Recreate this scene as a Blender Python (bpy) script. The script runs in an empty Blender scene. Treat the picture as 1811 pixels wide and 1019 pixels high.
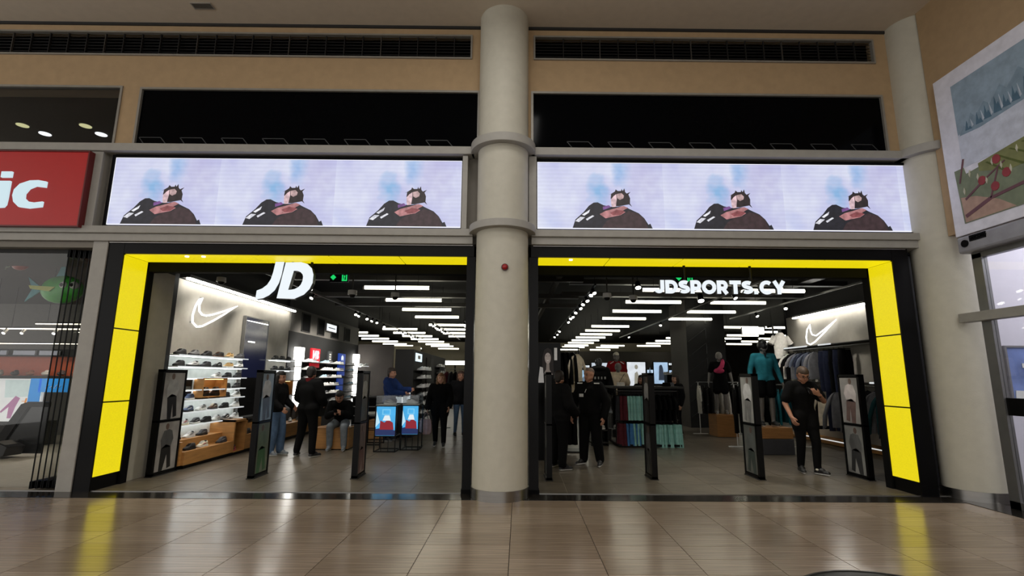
import bpy, bmesh, math, random
import numpy as np
from mathutils import Vector, Matrix

S = bpy.context.scene
COL = S.collection
PI = math.pi
random.seed(11)

# ------------------------------------------------------------------ camera
cam_d = bpy.data.cameras.new('camera')
cam = bpy.data.objects.new('camera', cam_d); COL.objects.link(cam)
cam_d.sensor_width = 36.0
cam_d.lens = 36.0 * 890.0 / 1811.0
cam_d.clip_start = 0.05; cam_d.clip_end = 200
def look(pitch, roll, yaw, loc):
    p, r, w = (math.radians(a) for a in (pitch, roll, yaw))
    fw = Vector((math.sin(w)*math.cos(p), math.cos(w)*math.cos(p), math.sin(p)))
    rt = Vector((math.cos(w), -math.sin(w), 0)); up = rt.cross(fw)
    rt2 = rt*math.cos(r) + up*math.sin(r); up2 = -rt*math.sin(r) + up*math.cos(r)
    M = Matrix((rt2, up2, -fw)).transposed().to_4x4(); M.translation = loc
    return M
cam.matrix_world = look(10.08, 0.42, 0.35, Vector((0, 0, 1.6)))
S.camera = cam

# ------------------------------------------------------------------ world, lights, exposure
W = bpy.data.worlds.new('world'); S.world = W; W.use_nodes = True
bg = W.node_tree.nodes['Background']
bg.inputs[0].default_value = (1.0, 0.97, 0.93, 1); bg.inputs[1].default_value = 1.25
def area(name, loc, size, power, rot=(0, 0, 0), col=(1, .95, .88), size_y=None):
    d = bpy.data.lights.new(name, 'AREA'); d.energy = power; d.color = col
    d.shape = 'RECTANGLE'; d.size = size; d.size_y = size_y or size
    o = bpy.data.objects.new(name, d); COL.objects.link(o); o.location = loc; o.rotation_euler = rot
    return o
area('hall_ceiling_lamp', (-3.2, 1.2, 7.05), 1.6, 105, col=(1, .97, .93))
area('hall_ceiling_lamp', (3.2, 1.2, 7.05), 1.6, 105, col=(1, .97, .93))
area('hall_ceiling_lamp', (0.0, 4.4, 7.05), 1.2, 45, col=(1, .97, .93))
area('outside_daylight', (8.6, 5.4, 4.3), 2.0, 112, col=(.95, .95, 1.0), size_y=4.0)
S.view_settings.view_transform = 'Standard'; S.view_settings.look = 'None'
S.view_settings.gamma = 1.0; S.view_settings.use_curve_mapping = False
S.view_settings.exposure = 0.0
S.cycles.use_denoising = True
S.cycles.use_adaptive_sampling = True; S.cycles.adaptive_threshold = .02
S.cycles.max_bounces = 5; S.cycles.diffuse_bounces = 3; S.cycles.glossy_bounces = 3
S.cycles.transparent_max_bounces = 32; S.cycles.transmission_bounces = 4
S.cycles.caustics_reflective = False; S.cycles.caustics_refractive = False
S.cycles.sample_clamp_indirect = 4.0

# ------------------------------------------------------------------ materials
def lin(c):
    return tuple(((v/255)/12.92 if v/255 <= .04045 else ((v/255+.055)/1.055)**2.4) for v in c)
MATS = {}
def mat(name, rgb, rough=.6, metal=0., var=.08, scale=8., bump=0., bscale=40., emit=None, es=0., spec=.5, coat=0., wave=None, lvar=None):
    """procedural principled material: rgb is sRGB 0-255; noise varies the colour, optional noise bump"""
    if name in MATS: return MATS[name]
    m = bpy.data.materials.new(name); m.use_nodes = True
    nt = m.node_tree; N = nt.nodes; L = nt.links; b = N['Principled BSDF']
    col = lin(rgb)
    b.inputs['Roughness'].default_value = rough; b.inputs['Metallic'].default_value = metal
    b.inputs['Specular IOR Level'].default_value = spec; b.inputs['Coat Weight'].default_value = coat
    tc = N.new('ShaderNodeTexCoord')
    nz = N.new('ShaderNodeTexNoise'); nz.inputs['Scale'].default_value = scale; nz.inputs['Detail'].default_value = 4
    mp = N.new('ShaderNodeMapping'); L.new(tc.outputs['Object'], mp.inputs[0]); L.new(mp.outputs[0], nz.inputs['Vector'])
    if lvar: mp.inputs['Scale'].default_value = lvar
    rp = N.new('ShaderNodeValToRGB'); L.new(nz.outputs[0], rp.inputs[0])
    rp.color_ramp.elements[0].position = .3; rp.color_ramp.elements[1].position = .7
    rp.color_ramp.elements[0].color = (*[max(0, v*(1-var)) for v in col], 1)
    rp.color_ramp.elements[1].color = (*[min(1, v*(1+var)) for v in col], 1)
    L.new(rp.outputs[0], b.inputs['Base Color'])
    if bump:
        n2 = N.new('ShaderNodeTexNoise'); n2.inputs['Scale'].default_value = bscale; L.new(tc.outputs['Object'], n2.inputs['Vector'])
        bp = N.new('ShaderNodeBump'); bp.inputs['Strength'].default_value = bump; bp.inputs['Distance'].default_value = .01
        L.new(n2.outputs[0], bp.inputs['Height']); L.new(bp.outputs[0], b.inputs['Normal'])
    if wave:
        w = N.new('ShaderNodeTexWave'); w.inputs['Scale'].default_value = wave; w.inputs['Distortion'].default_value = 12
        w.inputs['Detail'].default_value = 1; w.inputs['Detail Scale'].default_value = .6
        L.new(tc.outputs['Object'], w.inputs['Vector'])
        bp = N.new('ShaderNodeBump'); bp.inputs['Strength'].default_value = .35; bp.inputs['Distance'].default_value = .02
        L.new(w.outputs[0], bp.inputs['Height']); L.new(bp.outputs[0], b.inputs['Normal'])
    if emit is not None:
        b.inputs['Emission Color'].default_value = (*lin(emit), 1); b.inputs['Emission Strength'].default_value = es
    MATS[name] = m
    return m
def glow(name, rgb, es, var=.0, scale=3.):
    """a surface that gives off light (lamp, lit panel, screen)"""
    if name in MATS: return MATS[name]
    m = bpy.data.materials.new(name); m.use_nodes = True
    nt = m.node_tree; N = nt.nodes; L = nt.links; b = N['Principled BSDF']
    b.inputs['Base Color'].default_value = (.02, .02, .02, 1); b.inputs['Roughness'].default_value = .5
    col = lin(rgb); tc = N.new('ShaderNodeTexCoord'); nz = N.new('ShaderNodeTexNoise'); nz.inputs['Scale'].default_value = scale
    L.new(tc.outputs['Object'], nz.inputs['Vector'])
    rp = N.new('ShaderNodeValToRGB'); L.new(nz.outputs[0], rp.inputs[0])
    rp.color_ramp.elements[0].position = .35; rp.color_ramp.elements[1].position = .65
    rp.color_ramp.elements[0].color = (*[v*(1-var) for v in col], 1); rp.color_ramp.elements[1].color = (*[min(1, v*(1+var)) for v in col], 1)
    L.new(rp.outputs[0], b.inputs['Emission Color']); b.inputs['Emission Strength'].default_value = es
    MATS[name] = m
    return m
def glass(name, tint, gloss=.06, rough=.02):
    if name in MATS: return MATS[name]
    m = bpy.data.materials.new(name); m.use_nodes = True
    nt = m.node_tree; N = nt.nodes; L = nt.links; N.remove(N['Principled BSDF'])
    t = N.new('ShaderNodeBsdfTransparent'); t.inputs[0].default_value = (*tint, 1)
    g = N.new('ShaderNodeBsdfGlossy'); g.inputs['Roughness'].default_value = rough; g.inputs[0].default_value = (.9, .9, .9, 1)
    lw = N.new('ShaderNodeLayerWeight'); lw.inputs[0].default_value = .5
    pw = N.new('ShaderNodeMath'); pw.operation = 'POWER'; L.new(lw.outputs['Facing'], pw.inputs[0]); pw.inputs[1].default_value = 4.
    fr = N.new('ShaderNodeMath'); fr.operation = 'MULTIPLY_ADD'; L.new(pw.outputs[0], fr.inputs[0]); fr.inputs[1].default_value = .6; fr.inputs[2].default_value = .03
    x = N.new('ShaderNodeMixShader'); L.new(fr.outputs[0], x.inputs[0]); L.new(t.outputs[0], x.inputs[1]); L.new(g.outputs[0], x.inputs[2])
    L.new(x.outputs[0], N['Material Output'].inputs[0])
    MATS[name] = m
    return m

# ------------------------------------------------------------------ mesh builder
BASE = {}
def prop(o, label=None, cat=None, group=None, kind=None):
    if label: o['label'] = label
    if cat: o['category'] = cat
    if group: o['group'] = group
    if kind: o['kind'] = kind
    return o
def thing(name, label, cat, loc=(0, 0, 0), group=None, rz=0.):
    o = bpy.data.objects.new(name, None); COL.objects.link(o); o.empty_display_size = .1
    o.location = loc; o.rotation_euler = (0, 0, rz); BASE[o.name] = Vector(loc)
    return prop(o, label, cat, group)
class MB:
    def __init__(s): s.v = []; s.f = []
    def add(s, vs, fs):
        n = len(s.v); s.v += [tuple(p) for p in vs]; s.f += [tuple(i+n for i in f) for f in fs]; return s
    def box(s, x0, x1, y0, y1, z0, z1):
        return s.add([(x0,y0,z0),(x1,y0,z0),(x1,y1,z0),(x0,y1,z0),(x0,y0,z1),(x1,y0,z1),(x1,y1,z1),(x0,y1,z1)],
                     [(0,3,2,1),(4,5,6,7),(0,1,5,4),(1,2,6,5),(2,3,7,6),(3,0,4,7)])
    def obox(s, c, size, M):
        vs = [Vector(c) + M @ Vector((sx*size[0]/2, sy*size[1]/2, sz*size[2]/2)) for sz in (-1, 1) for sx, sy in ((-1,-1),(1,-1),(1,1),(-1,1))]
        return s.add(vs, [(0,3,2,1),(4,5,6,7),(0,1,5,4),(1,2,6,5),(2,3,7,6),(3,0,4,7)])
    def bar(s, p0, p1, w, h=None):
        p0 = Vector(p0); p1 = Vector(p1); d = p1-p0; h = h or w
        u = d.normalized(); a = Vector((0, 0, 1)) if abs(u.z) < .95 else Vector((0, 1, 0))
        r = u.cross(a).normalized(); t = r.cross(u)
        return s.obox((p0+p1)/2, (d.length, w, h), Matrix((u, r, t)).transposed())
    def cyl(s, p0, p1, r0, r1=None, n=12, caps=True):
        p0 = Vector(p0); p1 = Vector(p1); r1 = r0 if r1 is None else r1
        u = (p1-p0).normalized(); a = Vector((0, 0, 1)) if abs(u.z) < .9 else Vector((1, 0, 0))
        e = u.cross(a).normalized(); g = u.cross(e)
        vs = [p + (e*math.cos(2*PI*k/n)+g*math.sin(2*PI*k/n))*r for p, r in ((p0, r0), (p1, r1)) for k in range(n)]
        fs = [(k, (k+1) % n, n+(k+1) % n, n+k) for k in range(n)]
        if caps: fs += [tuple(range(n-1, -1, -1)), tuple(range(n, 2*n))]
        return s.add(vs, fs)
    def rings(s, R, close=True, caps=True):
        """loft: list of rings with the same number of points"""
        n = len(R[0]); vs = [p for r in R for p in r]; fs = []
        for i in range(len(R)-1):
            for k in range(n if close else n-1):
                a = i*n+k; b = i*n+(k+1) % n; fs.append((a, b, b+n, a+n))
        if caps and close: fs += [tuple(range(n-1, -1, -1)), tuple(range((len(R)-1)*n, len(R)*n))]
        return s.add(vs, fs)
    def ell(s, c, r, nu=12, nv=8, M=None):
        c = Vector(c); r = (r, r, r) if not hasattr(r, '__len__') else r; R = []
        for i in range(1, nv):
            t = PI*i/nv
            ring = []
            for k in range(nu):
                a = 2*PI*k/nu; p = Vector((r[0]*math.sin(t)*math.cos(a), r[1]*math.sin(t)*math.sin(a), -r[2]*math.cos(t)))
                ring.append(c + (M @ p if M else p))
            R.append(ring)
        return s.rings(R)
    def tube(s, path, r, n=8, closed=False):
        P = [Vector(p) for p in path]; m = len(P); R = []; prev = None
        for i in range(m):
            if closed: d = (P[(i+1) % m]-P[i-1])
            else: d = P[min(i+1, m-1)]-P[max(i-1, 0)]
            d.normalize()
            if prev is None: e = d.cross(Vector((0, 0, 1)) if abs(d.z) < .9 else Vector((1, 0, 0))).normalized()
            else: e = (prev - d*prev.dot(d)).normalized()
            prev = e; g = d.cross(e); rr = r[i] if hasattr(r, '__len__') else r
            R.append([P[i] + (e*math.cos(2*PI*k/n)+g*math.sin(2*PI*k/n))*rr for k in range(n)])
        if closed: R.append(R[0]); return s.rings(R, caps=False)
        return s.rings(R)
    def prism(s, poly, a, b, ax='y'):
        """polygon in the plane across axis ax, extruded from a to b"""
        f = {'y': lambda p, t: (p[0], t, p[1]), 'x': lambda p, t: (t, p[0], p[1]), 'z': lambda p, t: (p[0], p[1], t)}[ax]
        n = len(poly)
        ar = sum(poly[i][0]*poly[(i+1) % n][1]-poly[(i+1) % n][0]*poly[i][1] for i in range(n))
        P = list(poly) if ar > 0 else list(poly)[::-1]
        vs = [f(p, a) for p in P] + [f(p, b) for p in P]
        fs = [(i, (i+1) % n, n+(i+1) % n, n+i) for i in range(n)] + [tuple(range(n-1, -1, -1)), tuple(range(n, 2*n))]
        return s.add(vs, fs)
    def frame(s, outer, inner, a, b, ax='y'):
        f = {'y': lambda p, t: (p[0], t, p[1]), 'x': lambda p, t: (t, p[0], p[1]), 'z': lambda p, t: (p[0], p[1], t)}[ax]
        n = len(outer); vs = [f(p, a) for p in outer]+[f(p, a) for p in inner]+[f(p, b) for p in outer]+[f(p, b) for p in inner]; fs = []
        for i in range(n):
            j = (i+1) % n
            fs += [(i, j, n+j, n+i), (2*n+i, 3*n+i, 3*n+j, 2*n+j), (i, 2*n+i, 2*n+j, j), (n+i, n+j, 3*n+j, 3*n+i)]
        return s.add(vs, fs)
    def rframe(s, x0, x1, z0, z1, t, a, b, ax='y'):
        return s.frame([(x0,z0),(x1,z0),(x1,z1),(x0,z1)], [(x0+t,z0+t),(x1-t,z0+t),(x1-t,z1-t),(x0+t,z1-t)], a, b, ax)
    def build(s, name, m, parent=None, smooth=False, bevel=0., base=None, fix=True):
        off = BASE[parent.name] if parent is not None else Vector(base or (0, 0, 0))
        me = bpy.data.meshes.new(name)
        me.from_pydata([(p[0]-off[0], p[1]-off[1], p[2]-off[2]) for p in s.v], [], s.f)
        if fix:
            bm = bmesh.new(); bm.from_mesh(me); bmesh.ops.recalc_face_normals(bm, faces=bm.faces); bm.to_mesh(me); bm.free()
        me.materials.append(m)
        if smooth:
            me.polygons.foreach_set('use_smooth', [True]*len(me.polygons)); me.set_sharp_from_angle(angle=math.radians(40))
        o = bpy.data.objects.new(name, me); COL.objects.link(o)
        if parent is not None: o.parent = parent; BASE[o.name] = BASE[parent.name]
        else: o.location = off; BASE[o.name] = off
        if bevel:
            md = o.modifiers.new('bevel', 'BEVEL'); md.width = bevel; md.segments = 2; md.limit_method = 'ANGLE'
        return o
def box(name, m, x0, x1, y0, y1, z0, z1, parent=None, bevel=0., base=None):
    return MB().box(x0, x1, y0, y1, z0, z1).build(name, m, parent, bevel=bevel, base=base if base is not None else ((x0+x1)/2, (y0+y1)/2, z0))
def struct(o): o['kind'] = 'structure'; return o
def dup(root, loc, rz=None, label=None, group=None, swap=None):
    """copy a thing with its parts and sub-parts; swap maps part names to a material of the copy"""
    def cp(o, par):
        c = o.copy(); COL.objects.link(c)
        if par is not None: c.parent = par
        BASE[c.name] = BASE.get(o.name, Vector())
        nm = o.name.split('.')[0]
        if swap and nm in swap and c.type == 'MESH':
            c.material_slots[0].link = 'OBJECT'; c.material_slots[0].material = swap[nm]
        for ch in list(o.children): cp(ch, c)
        return c
    r = cp(root, None); r.location = loc
    if rz is not None: r.rotation_euler = (0, 0, rz)
    return prop(r, label, None, group)
def purge(root):
    for ch in list(root.children): purge(ch)
    bpy.data.objects.remove(root)
def text_mb(txt, h, depth, bold=0., xs=1.):
    """letters as an extruded mesh lying in the x-z plane, left end at the origin, cap height h"""
    cu = bpy.data.curves.new('text', 'FONT'); cu.body = txt; cu.size = h/.7; cu.extrude = depth/2; cu.offset = bold; cu.resolution_u = 3
    o = bpy.data.objects.new('text', cu); COL.objects.link(o)
    me = o.to_mesh(); mb = MB()
    mb.v = [(v.co.x*xs, -v.co.z, v.co.y) for v in me.vertices]; mb.f = [tuple(p.vertices) for p in me.polygons]
    o.to_mesh_clear(); bpy.data.objects.remove(o); bpy.data.curves.remove(cu)
    return mb
def shift(mb, d, rz=0.):
    c, s = math.cos(rz), math.sin(rz)
    mb.v = [(p[0]*c-p[1]*s+d[0], p[0]*s+p[1]*c+d[1], p[2]+d[2]) for p in mb.v]; return mb
ORD = ['first','second','third','fourth','fifth','sixth','seventh','eighth','ninth','tenth','eleventh','twelfth','thirteenth','fourteenth','fifteenth','sixteenth','seventeenth','eighteenth','nineteenth','twentieth']
def sk(x, y): return x + .022*(y-7.35)     # the floor grids and the shop run 1.3 degrees off the facade's normal

# ================================================================== THE SETTING
M_trim = mat('warm grey painted trim', (162,159,152), .55, var=.05, bump=.08)
M_trim2 = mat('grey painted recess', (120,114,104), .6, var=.05)
M_wall = mat('beige plaster', (178,151,115), .8, var=.05, bump=.15, bscale=90)
M_colm = mat('cream column paint', (193,189,174), .6, var=.04, bump=.12, bscale=70)
M_ceil = mat('pale ceiling plaster', (220,208,190), .85, var=.03, bump=.1, bscale=60)
M_black = mat('black lacquer', (10,10,11), .3, var=.1, spec=.14)
M_blackm = mat('matt black', (11,11,12), .8, var=.2, spec=.1)
M_dark = mat('charcoal paint', (38,37,36), .7, var=.1)
M_steel = mat('brushed steel', (150,148,145), .3, 1., var=.12, scale=3, lvar=(1,1,60))
M_alu = mat('grey aluminium', (140,140,140), .4, .8, var=.05)
M_white = mat('white paint', (225,225,222), .5, var=.02)
M_yel = glow('yellow lit perforated panel', (232,212,10), 1.0, .06, 90)
M_grout = mat('dark grout', (52,44,38), .8)

# mall floor: base slab and tiles
TILE = []
for i in range(6):
    r = random.Random(i); d = r.uniform(-9, 9)
    TILE.append(mat('polished brown floor tile %d' % i, (150+d,133+d,115+d), .2, var=.24, scale=2.4, lvar=(.6,12,1), spec=1.0, bump=.015, bscale=60))
fl = struct(MB().box(-16, 16, -9, 7.03, -.2, -.006).build('floor', M_grout))
xs = [1.72-.826*k for k in range(14)][::-1] + [1.72+.675*k for k in range(1, 8)]
tmesh = {}
Yt = [7.03 - .36*k for k in range(13)]
for a in range(len(xs)-1):
    for b in range(len(Yt)-1):
        x0, x1, y1, y0 = xs[a], xs[a+1], Yt[b], Yt[b+1]
        if x0 > 6.1: continue
        key = (round(x1-x0, 3), random.randrange(6))
        if key not in tmesh:
            w = x1-x0; sh = .022*.36; g = .0034
            mb = MB().add([(g-sh,-.36+g,-.01),(w-g-sh,-.36+g,-.01),(w-g,-g,-.01),(g,-g,-.01),(g-sh,-.36+g,0),(w-g-sh,-.36+g,0),(w-g,-g,0),(g,-g,0)],
                          [(0,3,2,1),(4,5,6,7),(0,1,5,4),(1,2,6,5),(2,3,7,6),(3,0,4,7)])
            t = mb.build('floor_tile', TILE[key[1]]); tmesh[key] = t.data
        else:
            t = bpy.data.objects.new('floor_tile', tmesh[key]); COL.objects.link(t)
        t.parent = fl; t.location = (x0 + .022*(y1-7.03), y1, 0)
M_step = mat('dark polished threshold stone', (40,37,34), .15, var=.15, scale=5)
t = thing('round_mat', 'dark round mat whose edge shows at the bottom of the photo, right of centre', 'mat', (2.86, 3.83, 0))
MB().cyl((2.86,3.83,.0), (2.86,3.83,.012), .75, n=64).build('pad', M_black, t); MB().frame([(2.86+.757*math.cos(2*PI*k/64),3.83+.757*math.sin(2*PI*k/64)) for k in range(64)], [(2.86+.735*math.cos(2*PI*k/64),3.83+.735*math.sin(2*PI*k/64)) for k in range(64)], 0, .016, 'z').build('rim', M_dark, t)
th = struct(box('trim_1', M_step, -9.5, 6.5, 7.03, 7.40, -.2, .004))
box('metal_strip', M_steel, -9.5, 6.5, 7.40, 7.415, -.05, .012, th)

# store floor
SF = []
for i in range(5):
    d = random.Random(i+50).uniform(-6, 6)
    SF.append(mat('grey store floor tile %d' % i, (100+d,92+d,80+d), .32, var=.34, scale=2.2, lvar=(1.2,3.5,1), spec=.5))
sf = struct(MB().box(-13.5, 16.5, 7.415, 14.08, -.2, -.003).build('floor', mat('pale store grout', (150,141,126), .6)))
struct(MB().box(-13.5, 16.5, 14.08, 40, -.2, .0).build('floor', mat('grey store floor', (98,91,81), .36, var=.2, scale=2)))
smesh = {}
for a in range(-11, 12):
    for b in range(9):
        x0 = .85+.74*a; y0 = 7.42+.74*b
        if x0 < -6.9 or x0 > 8.7: continue
        k = random.randrange(5)
        if k not in smesh:
            g = .0045; sh = .022*.74
            t = MB().add([(g,g,-.01),(.74-g,g,-.01),(.74-g+sh,.74-g,-.01),(g+sh,.74-g,-.01),(g,g,0),(.74-g,g,0),(.74-g+sh,.74-g,0),(g+sh,.74-g,0)],
                         [(0,3,2,1),(4,5,6,7),(0,1,5,4),(1,2,6,5),(2,3,7,6),(3,0,4,7)]).build('floor_tile', SF[k]); smesh[k] = t.data
        else:
            t = bpy.data.objects.new('floor_tile', smesh[k]); COL.objects.link(t)
        t.parent = sf; t.location = (sk(x0, y0), y0, .001)

# mall ceiling
ce = struct(MB().box(-16, 6.9, -9, 7.45, 7.28, 7.5).build('ceiling', M_ceil))
mb = MB().box(-.2, .2, -.09, .09, -.02, 0)
for i, (x, y) in enumerate(((-4.82, 7.0), (.52, 6.63))):
    t = thing('ceiling_vent', ['small slotted vent in the mall ceiling above the left grille', 'dark ceiling vent just in front of the round column top'][i], 'vent', (x, y, 7.26))
    w = .16 if i == 0 else .28
    MB().rframe(x-w, x+w, y-.07, y+.07, .015, 7.27, 7.285, 'z').build('frame', M_trim, t)
    box('backing', M_blackm, x-w+.01, x+w-.01, y-.06, y+.06, 7.277, 7.283, t)
    for k in range(4): box('slat', M_trim2 if i == 0 else M_dark, x-w+.02, x+w-.02, y-.05+k*.028, y-.04+k*.028, 7.268, 7.279, t)

# facade: plaster wall around the upper windows and grilles
wf = MB()
YW = 7.42
for x0, x1, z0, z1 in ((-13,6.95,7.11,7.4),(-13,6.95,6.12,6.70),(-6.2,-5.9,5.0,6.12),(-.5,.34,5.0,6.12),(-.64,.38,6.70,7.11),(5.98,6.95,5.0,6.12),(5.95,6.95,6.70,7.11)):
    wf.box(x0, x1, YW, YW+.3, z0, z1)
wf = struct(wf.build('wall_front', M_wall))
wb = struct(MB().box(-5.98, 6.95, 7.9, 7.98, 3.6, 7.3).build('wall_front', M_blackm))
wfl = struct(box('trim_2', M_trim, -6.23, -6.01, 7.35, 7.95, 0, 3.57, bevel=.006))      # pilaster beside the portal
fasc = struct(MB().box(-13, 6.3, 7.47, 7.6, 3.6, 5.1).build('wall_front', M_trim2))
# ledges
def ledge(n, x0, x1):
    m = MB().box(x0, x1, 7.27, 7.62, 3.68, 3.79).box(x0, x1, 7.31, 7.62, 3.565, 3.68)
    return struct(m.build(n, M_trim, bevel=.008))
ledge('trim_3', -13, -.55); ledge('trim_4', .33, 6.4)
for n, x0, x1 in (('trim_5', -13, -.55), ('trim_6', .33, 6.3)):
    struct(MB().box(x0, x1, 7.27, 7.75, 4.985, 5.11).build(n, M_trim, bevel=.008))
for n, x0, x1 in (('trim_7', -.73, -.65), ('trim_8', .29, .41)):
    struct(box(n, M_trim, x0, x1, 7.31, 7.5, 3.80, 4.975, bevel=.004))
struct(MB().box(-6.5, -6.26, 7.31, 7.5, 3.79, 4.985).build('trim_9', M_trim, bevel=.006))
# thin bright lip under the lower ledge
for n, x0, x1 in (('trim_10', -5.99, -.55), ('trim_11', .36, 5.99)):
    struct(box(n, M_steel, x0, x1, 7.345, 7.36, 3.545, 3.557))

struct(box('trim_shadow_gap', M_dark, -13, 6.3, 7.395, 7.42, 7.235, 7.28))  # charcoal strip paints in the shadow gap between wall and ceiling
# windows of the upper storey
M_pane = mat('black glass pane', (4,5,7), .1, var=.1, spec=.05)
M_frame = mat('light window frame', (150,146,138), .45, .3)
M_chev = mat('faint grey line', (52,54,56), .6)
def window(n, x0, x1, z0, z1, pane):
    w = struct(MB().rframe(x0, x1, z0, z1, .035, 7.40, 7.47).build(n, M_frame, base=(x0, 7.4, z0)))
    MB().box(x0+.03, x1-.03, 7.44, 7.452, z0+.03, z1-.03).build('pane', pane, w)
    return w
w2 = window('window_2', -5.92, -.49, 5.09, 6.13, M_pane)
w3 = window('window_3', .33, 6.0, 5.09, 6.13, M_pane)
for w, x0, n in ((w2, -5.85, 8), (w3, .9, 8)):
    for k in range(n):
        x = x0 + .645*k
        mb = MB()
        for p, q in (((x, 5.285), (x+.34, 5.285)), ((x+.34, 5.285), (x+.47, 5.13)), ((x, 5.285), (x+.12, 5.13))):
            mb.bar((p[0], 7.437, p[1]), (q[0], 7.437, q[1]), .006, .012)
        mb.build('chevron_line', M_chev, w)
w1 = window('window_1', -11.5, -6.2, 5.09, 6.15, glass('tinted upper glass', (.8,.82,.84)))
# dark room behind the left upper window with its downlights
rm = struct(MB().box(-12, -6.05, 7.8, 11.8, 4.9, 4.95).box(-12, -6.05, 11.8, 11.9, 4.9, 7.2).box(-6.06, -6.0, 7.6, 11.8, 4.95, 6.9).box(-12.05, -12.0, 7.6, 11.9, 4.9, 7.0)
            .box(-12, -6.0, 7.6, 11.9, 6.9, 7.0).build('wall_upper_room', mat('dark teal room paint', (18,23,25), .9, spec=.1)))
for i, (x, z, e) in enumerate(((-10.5, 10.13, 0), (-10.36, 10.51, 1), (-9.15, 10.13, 0), (-9.115, 10.51, 1))):
    t = thing('downlight', ['pale yellow downlight behind the upper left window, nearer the edge of the photo', 'white glaring downlight behind the upper left window, left of the two',
        'pale yellow downlight behind the upper left window, nearer the beige pier', 'white glaring downlight behind the upper left window, right of the two'][i], 'downlight', (x, z, 6.9))
    MB().cyl((x,z,6.9), (x,z,6.87), .13, n=20).build('rim', M_dark, t)
    MB().cyl((x,z,6.875), (x,z,6.862), .11, n=20).build('lens', glow('warm downlight lens', (240,232,170), 1.0) if not e else glow('white downlight lens', (255,255,255), 2.5), t)

# ventilation grilles
M_grl = mat('dark grille louvre', (22,20,18), .7)
for i, (x0, x1) in enumerate(((-11.5, -.63), (.37, 5.96))):
    t = thing('ventilation_grille', ['long dark ventilation grille under the ceiling, left of the round column', 'dark ventilation grille under the ceiling, right of the round column'][i], 'grille', (x0, 7.4, 6.69))
    MB().rframe(x0, x1, 6.69, 7.125, .028, 7.395, 7.46).build('frame', M_frame, t)
    box('backing', M_blackm, x0+.02, x1-.02, 7.55, 7.57, 6.70, 7.11, t)
    for k in range(7):
        z = 6.72+k*.055
        MB().obox(((x0+x1)/2, 7.48, z+.03), (x1-x0-.06, .06, .006), Matrix.Rotation(.7, 3, 'X')).build('slat', M_grl, t)
    n = int((x1-x0)/.3)
    for k in range(1, n):
        x = x1 - k*.3
        if x > x0+.05: box('divider', M_grl if k % 5 else mat('grille divider', (64,60,55), .6), x-.006, x+.006, 7.43, 7.46, 6.71, 7.10, t)

# round columns
def column(name, label, cx, cy, r, collars):
    t = thing(name, label, 'column', (cx, cy, 0))
    MB().cyl((cx,cy,.12), (cx,cy,7.285), r, n=56, caps=False).build('shaft', M_colm, t, smooth=True)
    MB().cyl((cx,cy,0), (cx,cy,.135), r+.012, n=56).build('base_band', M_steel, t, smooth=True)
    for z0, z1 in collars:
        a = [(cx+(r+.11)*math.cos(2*PI*k/64), cy+(r+.11)*math.sin(2*PI*k/64)) for k in range(64)]
        b = [(cx+(r-.01)*math.cos(2*PI*k/64), cy+(r-.01)*math.sin(2*PI*k/64)) for k in range(64)]
        MB().frame(a, b, z0, z1, 'z').build('collar', M_trim, t, smooth=True, bevel=.006)
    return t
cA = column('round_column', 'cream round column with two collars standing between the two shop entrances', -.105, 7.28, .385, ((4.985,5.115),(3.70,3.81)))
cB = column('round_column', 'cream round column in the corner beside the glass door, at the right', 6.55, 7.36, .385, ((4.985,5.115),))
t = thing('alarm_beacon', 'small dark red alarm beacon on the front of the round column', 'alarm', (-.06, 6.9, 3.1))
MB().cyl((-.06,6.92,3.12), (-.06,6.875,3.12), .05, n=16).build('base', mat('dark red base', (70,12,14), .4), t)
MB().ell((-.06,6.87,3.12), (.04,.03,.04)).build('lens', mat('red beacon lens', (150,16,20), .2), t, smooth=True)

# ------------------------------------------------------------------ black portal with yellow lit reveals
def jamb(side, X, label):
    s = side
    t = thing('portal_jamb', label, 'portal', (X, 7.37, 0))
    x0, x1 = sorted((X, X - .24*(-s) * -1)) if False else sorted((X, X+.24*s))
    box('post', M_black, x0, x1, 7.37, 7.95, 0, 3.57, t)
    for k, (z0, z1) in enumerate(((.19,1.20),(1.22,2.26),(2.28,3.37))):
        a, b = sorted((X, X-s*.008)); box('lit_panel', M_yel, a, b, 7.395, 7.885, z0, z1, t)
    box('inner_trim', M_blackm, *sorted((X-s*.03, X+.1*s)), 7.89, 8.02, 0, 3.37, t)
    return t
jamb(-1, -5.775, 'black portal post with yellow lit reveal at the left end of the shopfront')
jamb(1, 5.79, 'black portal post with yellow lit reveal at the right end of the shopfront')
for nm, x0, x1, n, lab in (('l', -5.77, -.53, 4.18, 'black portal lintel with yellow lit soffit over the left entrance'), ('r', .33, 5.785, 4.3, 'black portal lintel with yellow lit soffit over the right entrance')):
    t = thing('portal_lintel', lab, 'portal', (x0, 7.37, 3.37))
    box('beam', M_black, x0, x1, 7.37, 7.95, 3.385, 3.57, t)
    xa, xb = (x0, -.63) if nm == 'l' else (.435, x1)
    js = [xa, -4.86, -3.78, -2.72, -1.66, xb] if nm == 'l' else [xa, 1.52, 2.63, 3.70, 4.78, xb]
    for k in range(len(js)-1): box('lit_panel', M_yel, js[k]+.008, js[k+1]-.008, 7.395, 7.885, 3.372, 3.381, t)
    box('inner_trim', M_blackm, xa, xb, 7.89, 8.02, 3.22, 3.375, t)
    for k, x in enumerate((xa+.9, xa+1.15) if nm == 'l' else (xa+.5,)):
        MB().cyl((x,7.44,3.375), (x,7.44,3.355), .028, n=12).build('spotlight', glow('small soffit spot', (255,250,230), 2.), t)
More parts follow.
